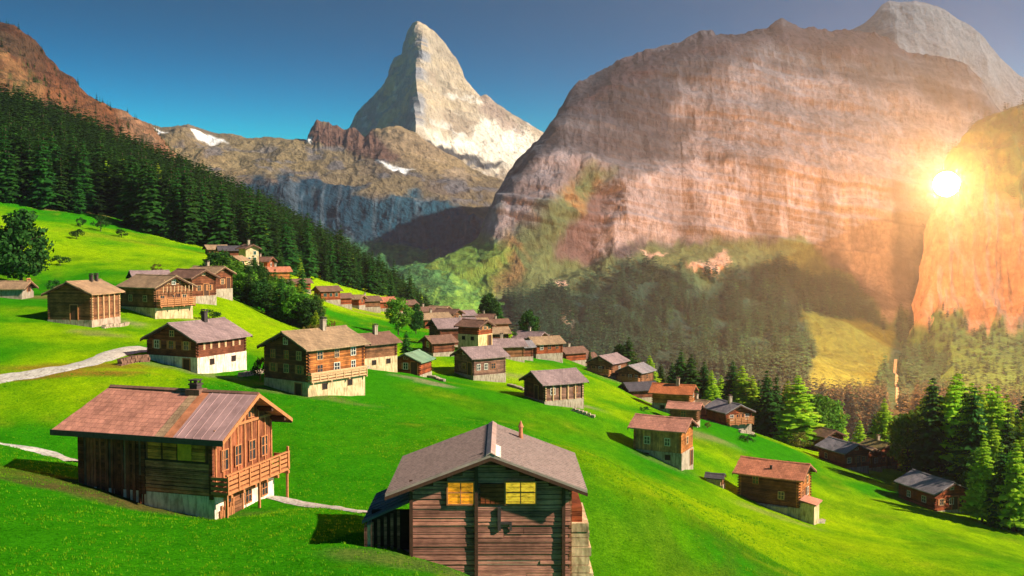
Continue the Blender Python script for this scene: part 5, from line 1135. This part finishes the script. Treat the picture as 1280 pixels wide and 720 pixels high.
# --- clump in the gully
CL = 'trees of the clump in the gully'
r_ = random.Random(31)
spots = []
for i in range(66):
    t = r_.random(); u = 266+t*130; vb = np.interp(u, [262,300,340,370,395], [366,388,402,414,418])-r_.random()**1.2*np.interp(u, [272,320,370,395], [18,40,44,26]); D = np.interp(vb, [340,380,416], [206,186,158])
    spots.append((u, vb, D))
spots.sort(key=lambda q: q[2])
for i, (u, vb, D) in enumerate(spots):
    kd = r_.choice(('dark', 'spruce', 'spruce', 'broad', 'spruce')) if i % 9 else 'larch'
    hh = r_.uniform(3.8, 6.2)*(1.3 if kd == 'spruce' else 1)
    x, y, z = P(u, vb, D); tree(kd, x, y, hh, {'dark': 'dark leafy tree in the dense clump between the chalets', 'spruce': 'dark conifer in the dense clump between the chalets', 'broad': 'mid green leafy tree in the dense clump between the chalets', 'larch': 'light green conifer in the dense clump between the chalets'}[kd], CL+', '+{'dark': 'dark leafy', 'spruce': 'conifers', 'broad': 'mid green', 'larch': 'light conifers'}[kd], 1.7 if kd in ('spruce', 'larch') else 1.25)
tree_px('spruce', 378, 372, 200, 332, 'tallest dark conifer at the top right of the dense clump', None, 1.3)
tree_px('spruce', 352, 348, 236, 318, 'dark conifer right behind the bright orange chalet', None, 1.3)
# --- row behind the middle hamlet
MR = [('spruce',786,470,205,428,1.6),('dark',776,474,208,440,.9),('larch',812,478,200,452,1.3),('spruce',826,486,205,462,1.3),('spruce',851,500,200,444,1.7),('spruce',864,504,196,449,1.6),('spruce',880,506,196,458,1.4),('larch',889,510,194,470,1.3),
      ('spruce',916,512,205,458,1.5),('larch',927,520,202,463,1.5),('larch',940,524,200,476,1.2),('spruce',958,532,196,468,1.2),('spruce',970,536,196,474,1.0),('larch',997,546,190,474,1.75),('larch',984,542,197,482,1.2),('broad',1018,548,205,500,1.0),('broad',1035,552,212,505,1.0),('larch',1048,556,220,512,1.0),('broad',1003,550,210,498,.9),('spruce',1092,572,215,522,1.2),('larch',1104,574,212,504,1.1),('broad',1120,578,212,532,.9),('larch',1074,566,230,532,1.1),('spruce',840,494,215,460,1.2),('larch',901,514,214,476,1.2),('spruce',948,530,214,482,1.2)]
for kd, u, vb, D, vt, w_ in MR:
    lab = {'spruce': 'dark pointed conifer', 'larch': 'light green feathery larch', 'broad': 'round leafy green tree', 'dark': 'dark leafy tree'}[kd]
    loc = 'behind the orange roofed house' if u < 900 else ('behind the red brown grey roofed chalet' if u < 950 else ('left of the right hand hamlet' if u < 1060 else 'behind the right hand hamlet'))
    tree_px(kd, u, vb, D, vt-9, lab+' '+loc, lab+' row '+loc, w_*(1.25 if kd in ('spruce', 'larch') else 1.1))
# --- forest on the right
r_ = random.Random(12); RF = []
for i in range(120):
    u = 1132+r_.random()**.9*230; D = r_.uniform(135, 235); vb = np.interp(u, [1130,1160,1205,1280,1400], [575,598,640,664,690])-(D-140)*.55
    vb = min(vb, 690); RF.append((u, vb, D))
NRF = len(RF)
RF += [(1228,648,133),(1212,640,138),(1250,655,131),(1268,664,129),(1240,640,141),(1205,622,150),(1190,606,158),(1276,650,139),(1290,668,130),(1174,600,166),(1158,592,172),(1216,630,147),(1145,584,182)]
for iq, (u, vb, D) in enumerate(RF):
    x, y, z = P(u, vb, D); z = gz1(x, y)
    if any((x-a)**2+(y-b)**2 < (c*.75)**2 for a, b, c in houses_at): continue
    ub, vv = proj(x, y, z); top = np.interp(ub, [1130,1150,1190,1215,1250,1300], [500,478,462,470,474,465])+r_.uniform(-8, 46)+(30 if D < 145 else 0)
    kd = r_.choice(('larch', 'spruce', 'larch', 'larch', 'broad')) if iq < NRF else ('larch', 'larch', 'spruce')[iq % 3]; hh = min(max((vv-top)/F*y, 6), 22)*(.82 if kd == 'broad' else 1)
    lab = {'larch': 'tall light green larch in the right hand forest', 'spruce': 'tall dark spruce in the right hand forest', 'broad': 'tall leafy tree in the right hand forest'}[kd]
    tree(kd, x, y, hh, lab, lab.replace('tall ', ''), {'larch': 1.25, 'spruce': 1.3, 'broad': .8}[kd], z)
# --- forest on the left slope: the nearest trees one by one, the rest as one mass
r_ = random.Random(5)
EU = [-200,0,40,100,150,200,255,330,400,470,540]; EV = [205,247,256,270,282,296,309,336,354,374,393]; ED = [262,262,262,262,262,262,262,262,290,310,330]
near = []
for i in range(250):
    u = -60+i/249*600*1.0+r_.uniform(-3, 3); k = r_.random()**1.5; D = np.interp(u, EU, ED)*(1+k*.34)
    vb = np.interp(u, EU, EV); p0 = np.array(P(u, vb, np.interp(u, EU, ED))); d = p0[:2]/np.linalg.norm(p0[:2]); xy = p0[:2]*(1+k*.28); near.append((xy[0], xy[1], u))
for x, y, u in near:
    if u > 535: continue
    hh = r_.choice((10, 13, 16, 18, 21))*r_.uniform(.9, 1.1)*np.interp(u, [0, 300, 420, 540], [1.1, .95, .8, .55])
    if _k[0] % 9 == 4: tree('larch', x, y, hh*.8, 'lighter green larch in the dense forest on the left slope', 'larches of the left hand forest', 1.1)
    else: tree('forest', x, y, hh, 'dark spruce in the dense forest on the left slope', 'spruces of the left hand forest', 1.3)
def low_spruce(rng): return spruce_arrays(1, rng.uniform(.17, .22), 13, 7, False, rng, cards=1)
protos = [low_spruce(TR) for _ in range(5)]
def scatter(name, pts, m, label, cat, wide=1.1, protos=protos):
    Vs, Fs, Cs, n = [], [], [], 0
    for x, y, z, h in pts:
        V, F_ = protos[TR.integers(len(protos))]; a = TR.uniform(0, 6.28); c, s = math.cos(a), math.sin(a)
        q = np.stack([(V[:, 0]*c-V[:, 1]*s)*h*wide+x, (V[:, 0]*s+V[:, 1]*c)*h*wide+y, V[:, 2]*h+z-.3], 1); Vs.append(q); Fs.append(F_+n); n += len(V)
        g = TR.uniform(.35, 1.15); k_ = TR.random(); cc = (g*1.6, g*1.5, g*.8) if k_ < .12 else (g, g, g); Cs.append(np.tile(cc, (len(V), 1)))
    return tag(link(name, np_mesh(name, np.concatenate(Vs), np.concatenate(Fs), False, np.concatenate(Cs)), None, m), label, cat, kind='stuff')
pts = []
N_ = 7000; uu = TR.uniform(-110, 548, N_); kk = TR.random(N_)
d0 = np.interp(uu, EU, ED); v0 = np.interp(uu, EU, EV); x0_, y0_, _ = P(uu, v0, d0); f_ = 1.06+kk*np.interp(uu, [0, 400, 540], [.95, .66, .45])
xx, yy = x0_*f_, y0_*f_; zz = gz(xx, yy); hh = TR.uniform(9, 20, N_)*np.interp(uu, [0, 300, 420, 540], [1.1, .95, .8, .55])
scatter('forest_trees', list(zip(xx, yy, zz, hh)), M['leaf_mass'], 'dense dark spruce forest covering the left slope', 'forest')
# trees along the russet crest
pts = []
for i in range(240):
    j = TR.integers(60, 300); k = int(TR.random()**2*26); p = rus_G[k, j]
    if TR.random() < .8: pts.append((p[0], p[1], p[2]-.5, TR.uniform(3, 9)))
for i in range(500):
    j = TR.integers(40, 330); k = TR.integers(30, 90); p = rus_G[k, j]
    if fbm(p[0]/40, p[1]/40, 3, 3) > .08 or k > 74: pts.append((p[0], p[1], p[2]-.5, TR.uniform(4, 10)))
scatter('crest_trees', pts, M['leaf_mass'], 'small dark trees scattered along the russet ridge', 'forest')
def on_face(G, mask, n, h0, h1, thr=.5, rowmax=None):
    nv_, nu_ = mask.shape; out = []
    while len(out) < n:
        i = TR.integers(0, nv_-1); j = TR.integers(0, nu_-1)
        if mask[i, j]*TR.uniform(.75, 1.25) > thr: p = G[i, j]; q = G[i, j+1]; t = TR.random(); p = p*(1-t)+q*t; out.append((p[0], p[1], p[2]-.5, TR.uniform(h0, h1)))
    return out
tiny = [spruce_arrays(1, TR.uniform(.2, .3), 7, 6, False, TR, cards=1) for _ in range(5)]
mk = big_fo*(np.abs(big_U-1115) > 9)*(1-poly_mask(big_U, big_V, [(1000,392),(1060,400),(1118,410),(1112,450),(1090,490),(1040,500),(1008,480),(1018,440)], 6, 7, 18, 12))*sstep(-.35, .1, fbm(big_U/18, big_V/12, 4, 4))
scatter('mountain_forest', on_face(big_G, mk, 11000, 12, 26), M['leaf_far'], 'dark forest on the foot of the great cliff mountain', 'forest', 1.1, tiny)
scatter('cliff_forest', on_face(cl_G, cl_fo, 4200, 9, 16), M['leaf_far'], 'dark wood on top of and below the near right cliff', 'forest', 1.1, tiny)

# --- grass tufts that break up the near slope
N_ = 34000; rr2 = 24+TR.random(N_)**.9*80; aa2 = TR.uniform(R(-33), R(33), N_); gx, gy = rr2*np.sin(aa2), rr2*np.cos(aa2)
ok = fbm(gx/5, gy/5, 8, 4) > -.45
for a, b, c in houses_at: ok &= (gx-a)**2+(gy-b)**2 > (c*.5)**2
gx, gy = gx[ok], gy[ok]; gzz = gz(gx, gy); n = len(gx); hh = TR.uniform(.04, .10, n)*(1+.4*(fbm(gx/9, gy/9, 2, 3) > .2)); Vt, k = [], 4
for b in range(k):
    a = TR.uniform(0, 6.28, n); ox, oy = TR.normal(0, .07, n), TR.normal(0, .07, n); w_ = hh*.35; l = TR.uniform(.2, .8, n)*hh
    Vt.append(np.stack([np.stack([gx+ox-w_*np.sin(a), gy+oy+w_*np.cos(a), gzz-.03], 1), np.stack([gx+ox+w_*np.sin(a), gy+oy-w_*np.cos(a), gzz-.03], 1), np.stack([gx+ox+l*np.cos(a), gy+oy+l*np.sin(a), gzz+hh], 1)], 1))
Vt = np.concatenate(Vt).reshape(-1, 3); M['tuft'] = foliage('tuft', (.05, .34, .004), (.24, .52, .006), .5, .4)
tag(link('grass_tufts', np_mesh('grass_tufts', Vt, np.arange(len(Vt)).reshape(-1, 3)), None, M['tuft']), 'fresh green grass tufts on the near meadow slope', 'grass', kind='stuff')
# ------------------------------------------------------------------ ground object and its material
def gp(u, v): 
    h = hit(u, v); return h if h else P(u, v, 200)
def earthy(u, v, rx, ry, amt=.9, c=earth, rot=0):
    h = gp(u, v); patch(h[0], h[1], rx, ry, amt, c, rot)
for q in [(60,470,10,2.0,.75,(.36,.15,.035),.4), (100,458,8,1.6,.7,(.34,.14,.035),.5), (96,612,6,2.4,.6,(.17,.10,.045),.1), (160,632,7,1.6,.6,(.17,.11,.05),.12), (30,590,6,1.6,.5,(.16,.13,.03),.1),
          (35,372,8,4,.7,(.3,.2,.09),0), (120,418,4,1.5,.5,(.34,.26,.15),0), (160,405,3.5,1.6,.6,(.4,.33,.22),0), (215,392,5,1.5,.4,(.36,.3,.2),0), (250,468,8,1.2,.55,(.32,.27,.16),0), (395,495,7,1.3,.5,(.32,.24,.12),0), (535,478,4,2,.7,(.4,.34,.24),0),
          (706,503,5,1.4,.7,(.42,.34,.25),0), (640,470,6,2,.5,(.35,.28,.18),0), (970,645,5,1.6,.6,(.34,.25,.16),0), (830,580,4,1.2,.4,(.26,.19,.1),0), (880,545,5,3,.6,(.34,.29,.17),0), (790,483,7,2,.5,(.34,.28,.18),0), (180,283,6,4,.7,(.42,.25,.1),0), (60,262,4,3,.8,(.4,.2,.07),0), (120,268,5,3,.7,(.4,.24,.09),0),
          (150,300,14,5,.45,(.27,.30,.02),0), (290,350,8,4,.5,(.3,.22,.08),0), (440,385,12,4,.6,(.36,.24,.09),0), (470,395,10,4,.5,(.36,.24,.12),0), (500,702,3,1.2,.5,(.2,.13,.07),0)]:
    earthy(*q)
# the bank right of the near barn: worn bare in streaks
yl = .75*np.exp(-((X_-26)/24)**2-((Y_-85)/34)**2)*sstep(-.5, .4, fbm(X_/9, Y_/14, 3, 4)); COLg = COLg*(1-yl)[..., None]+np.array((.36, .56, .003))*yl[..., None]  # sunlit yellow put into the grass colour
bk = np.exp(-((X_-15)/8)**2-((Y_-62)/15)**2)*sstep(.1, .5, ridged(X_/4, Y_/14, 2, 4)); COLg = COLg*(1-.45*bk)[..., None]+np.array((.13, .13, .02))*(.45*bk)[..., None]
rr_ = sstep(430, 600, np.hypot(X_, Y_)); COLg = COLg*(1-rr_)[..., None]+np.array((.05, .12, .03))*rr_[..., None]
wood_floor = sstep(0, 1, 0)
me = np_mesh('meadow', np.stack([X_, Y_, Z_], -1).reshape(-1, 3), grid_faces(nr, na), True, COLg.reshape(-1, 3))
mg, nt, b = newmat('meadow_grass', .95, .0)
at = nt.nodes.new('ShaderNodeAttribute'); at.attribute_name = 'alb'; o = mapped(nt, (1, 1, 1))
a = noise(nt, o, 5.5, 6, .75); c_ = noise(nt, mapped(nt, (1, .6, 1)), .8, 6, .7); d_ = noise(nt, o, 22, 3, .7)
base = mixc(nt, at.outputs['Color'], ramp(nt, a, [(.3, (.34, .46, .4)), (.52, (1, 1, 1)), (.72, (1.9, 1.4, 1.3))]), 1.0, 'MULTIPLY')
base = mixc(nt, base, ramp(nt, c_, [(.32, (.62, .72, .6)), (.55, (1, 1, 1)), (.75, (1.5, 1.2, 1.1))]), .8, 'MULTIPLY')
base = mixc(nt, base, ramp(nt, d_, [(.3, (.6, .6, .6)), (.7, (1.4, 1.4, 1.4))]), .7, 'MULTIPLY')
nt.links.new(base, b.inputs['Base Color']); bump(nt, b, math_(nt, 'ADD', a, d_), .9, .22)
M['meadow'] = mg
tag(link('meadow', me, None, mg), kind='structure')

# ------------------------------------------------------------------ footpaths, laid on the slope
def path_strip(name, pix, width, m, lift=.05):
    pts = [Vector(gp(u, v)) if len((u, v)) == 2 else None for u, v in pix]
    q = []
    for i in range(len(pts)-1):
        n = max(2, int((pts[i+1]-pts[i]).length/.6))
        for k in range(n):
            t = k/n; p0 = pts[max(i-1, 0)]; p1 = pts[i]; p2 = pts[i+1]; p3 = pts[min(i+2, len(pts)-1)]
            q.append(.5*((2*p1)+(p2-p0)*t+(2*p0-5*p1+4*p2-p3)*t*t+(3*p1-p0-3*p2+p3)*t**3))
    q.append(pts[-1]); q = np.array([tuple(p) for p in q]); d = np.gradient(q[:, :2], axis=0); d /= np.linalg.norm(d, axis=1, keepdims=True)+1e-9
    nrm = np.stack([-d[:, 1], d[:, 0]], 1); k = 7; V = []
    for i, p in enumerate(q):
        w = width*(1+.08*math.sin(i*.17)+.03*math.sin(i*1.3+1)); 
        for j in range(k):
            s = (j/(k-1)-.5)*w; x, y = p[0]+nrm[i, 0]*s, p[1]+nrm[i, 1]*s
            V.append((x, y, 0))
    V = np.array(V); V[:, 2] = gz(V[:, 0], V[:, 1])
    # stay just above the coarser ground sheet between its vertices
    V[:, 2] += lift*np.tile([.2, .9, 1, 1, 1, .9, .2], len(q))
    return tag(link(name, np_mesh(name, V, grid_faces(len(q), k), True), None, m), kind='structure')
M['gravel'] = plaster('gravel', (.50, .47, .43), 9)
path_strip('footpath', [(-60,487),(0,475),(45,468),(90,459),(122,450),(150,441),(183,437)], 2.6, M['gravel'], .12)
path_strip('footpath', [(-40,548),(0,555),(30,561),(60,568),(95,578)], 1.5, M['gravel'], .1)
path_strip('footpath', [(338,622),(365,628),(400,634),(430,638),(462,643)], 1.1, M['gravel'], .1)
# ------------------------------------------------------------------ camera, daylight, air
cam = bpy.data.cameras.new('camera'); co = bpy.data.objects.new('camera', cam); COL.objects.link(co)
co.location = (0, 0, 0); co.rotation_euler = (R(90)-TILT, 0, 0)
cam.sensor_width = 36; cam.lens = 36*F/1280; cam.clip_start = .1; cam.clip_end = 30000; SC.camera = co
SUN_AZ, SUN_EL = R(107), R(34)
sl = bpy.data.lights.new('sunlight', 'SUN'); sl.energy = 4.8; sl.angle = R(.9); sl.color = (1, .85, .64)
so = bpy.data.objects.new('sunlight', sl); COL.objects.link(so)
so.rotation_euler = Vector((-math.sin(SUN_AZ)*math.cos(SUN_EL), -math.cos(SUN_AZ)*math.cos(SUN_EL), -math.sin(SUN_EL))).to_track_quat('-Z', 'Y').to_euler()
w = bpy.data.worlds.new('World'); SC.world = w; w.use_nodes = True; nt = w.node_tree; bg = nt.nodes['Background']
sky = nt.nodes.new('ShaderNodeTexSky'); sky.sky_type = 'NISHITA'; sky.sun_disc = False; sky.sun_elevation = SUN_EL; sky.sun_rotation = SUN_AZ
sky.air_density = 1.3; sky.dust_density = .25; sky.ozone_density = 5; sky.altitude = 1500
# the air over the peaks is thin: steepen the sky so that it deepens quickly above the horizon
tc = nt.nodes.new('ShaderNodeTexCoord'); sx_, sy_, sz_ = sep(nt, tc.outputs['Generated'])
z2 = math_(nt, 'MULTIPLY', math_(nt, 'MULTIPLY', sz_, math_(nt, 'ABSOLUTE', sz_)), 12.0)
cb = nt.nodes.new('ShaderNodeCombineXYZ')
for i_, q_ in enumerate((sx_, sy_, z2)): nt.links.new(q_, cb.inputs[i_])
vm = nt.nodes.new('ShaderNodeVectorMath'); vm.operation = 'NORMALIZE'; nt.links.new(cb.outputs[0], vm.inputs[0]); nt.links.new(vm.outputs[0], sky.inputs[0])
sc_ = nt.nodes.new('ShaderNodeVectorMath'); sc_.operation = 'SCALE'; sc_.inputs[3].default_value = .345; nt.links.new(sky.outputs[0], sc_.inputs[0])
gm = nt.nodes.new('ShaderNodeGamma'); gm.inputs[1].default_value = 1.7; nt.links.new(sc_.outputs[0], gm.inputs[0])
g_ = nt.nodes.new('ShaderNodeMix'); g_.data_type = 'RGBA'; g_.blend_type = 'MULTIPLY'; g_.inputs[0].default_value = 1
g_.inputs[7].default_value = (.16, 1.32, 1.08, 1); nt.links.new(gm.outputs[0], g_.inputs[6]); nt.links.new(g_.outputs[2], bg.inputs[0])
bg.inputs[1].default_value = .1
# the low sun standing in the gap beside the near cliff
SR = 10.5; sx, sy, sz = P(1183, 230, 900); nth, nph = 32, 24
th_, ph_ = np.meshgrid(np.linspace(0, 2*math.pi, nth+1), np.linspace(0, math.pi, nph+1))
Vs = np.stack([sx+SR*np.sin(ph_)*np.cos(th_), sy+SR*np.sin(ph_)*np.sin(th_), sz+SR*np.cos(ph_)], -1).reshape(-1, 3)
sm_ = bpy.data.materials.new('sun_surface'); sm_.use_nodes = True; nt = sm_.node_tree; nt.nodes.remove(nt.nodes['Principled BSDF'])
em = nt.nodes.new('ShaderNodeEmission'); em.inputs[0].default_value = (1, .31, .07, 1); em.inputs[1].default_value = 3900; nt.links.new(em.outputs[0], nt.nodes['Material Output'].inputs[0])
tag(link('sun', np_mesh('sun', Vs, grid_faces(nph+1, nth+1), True), None, sm_), kind='structure')
# mountain air
hz = MB().box(-1900, 1900, -60, 2900, -260, 700)
hm = bpy.data.materials.new('haze'); hm.use_nodes = True; nt = hm.node_tree; nt.nodes.remove(nt.nodes['Principled BSDF'])
pv = nt.nodes.new('ShaderNodeVolumePrincipled'); pv.inputs['Color'].default_value = (.44, .68, 1, 1); pv.inputs['Density'].default_value = .0001
pv.inputs['Anisotropy'].default_value = .5; nt.links.new(pv.outputs[0], nt.nodes['Material Output'].inputs['Volume'])
tag(hz.build('haze', hm), kind='stuff')
vs = SC.view_settings; vs.view_transform = 'Standard'; vs.look = 'None'; vs.gamma = 1; vs.use_curve_mapping = False; vs.exposure = 1.0
SC.cycles.volume_bounces = 0; SC.cycles.max_bounces = 6; SC.cycles.use_denoising = True; SC.cycles.transparent_max_bounces = 8
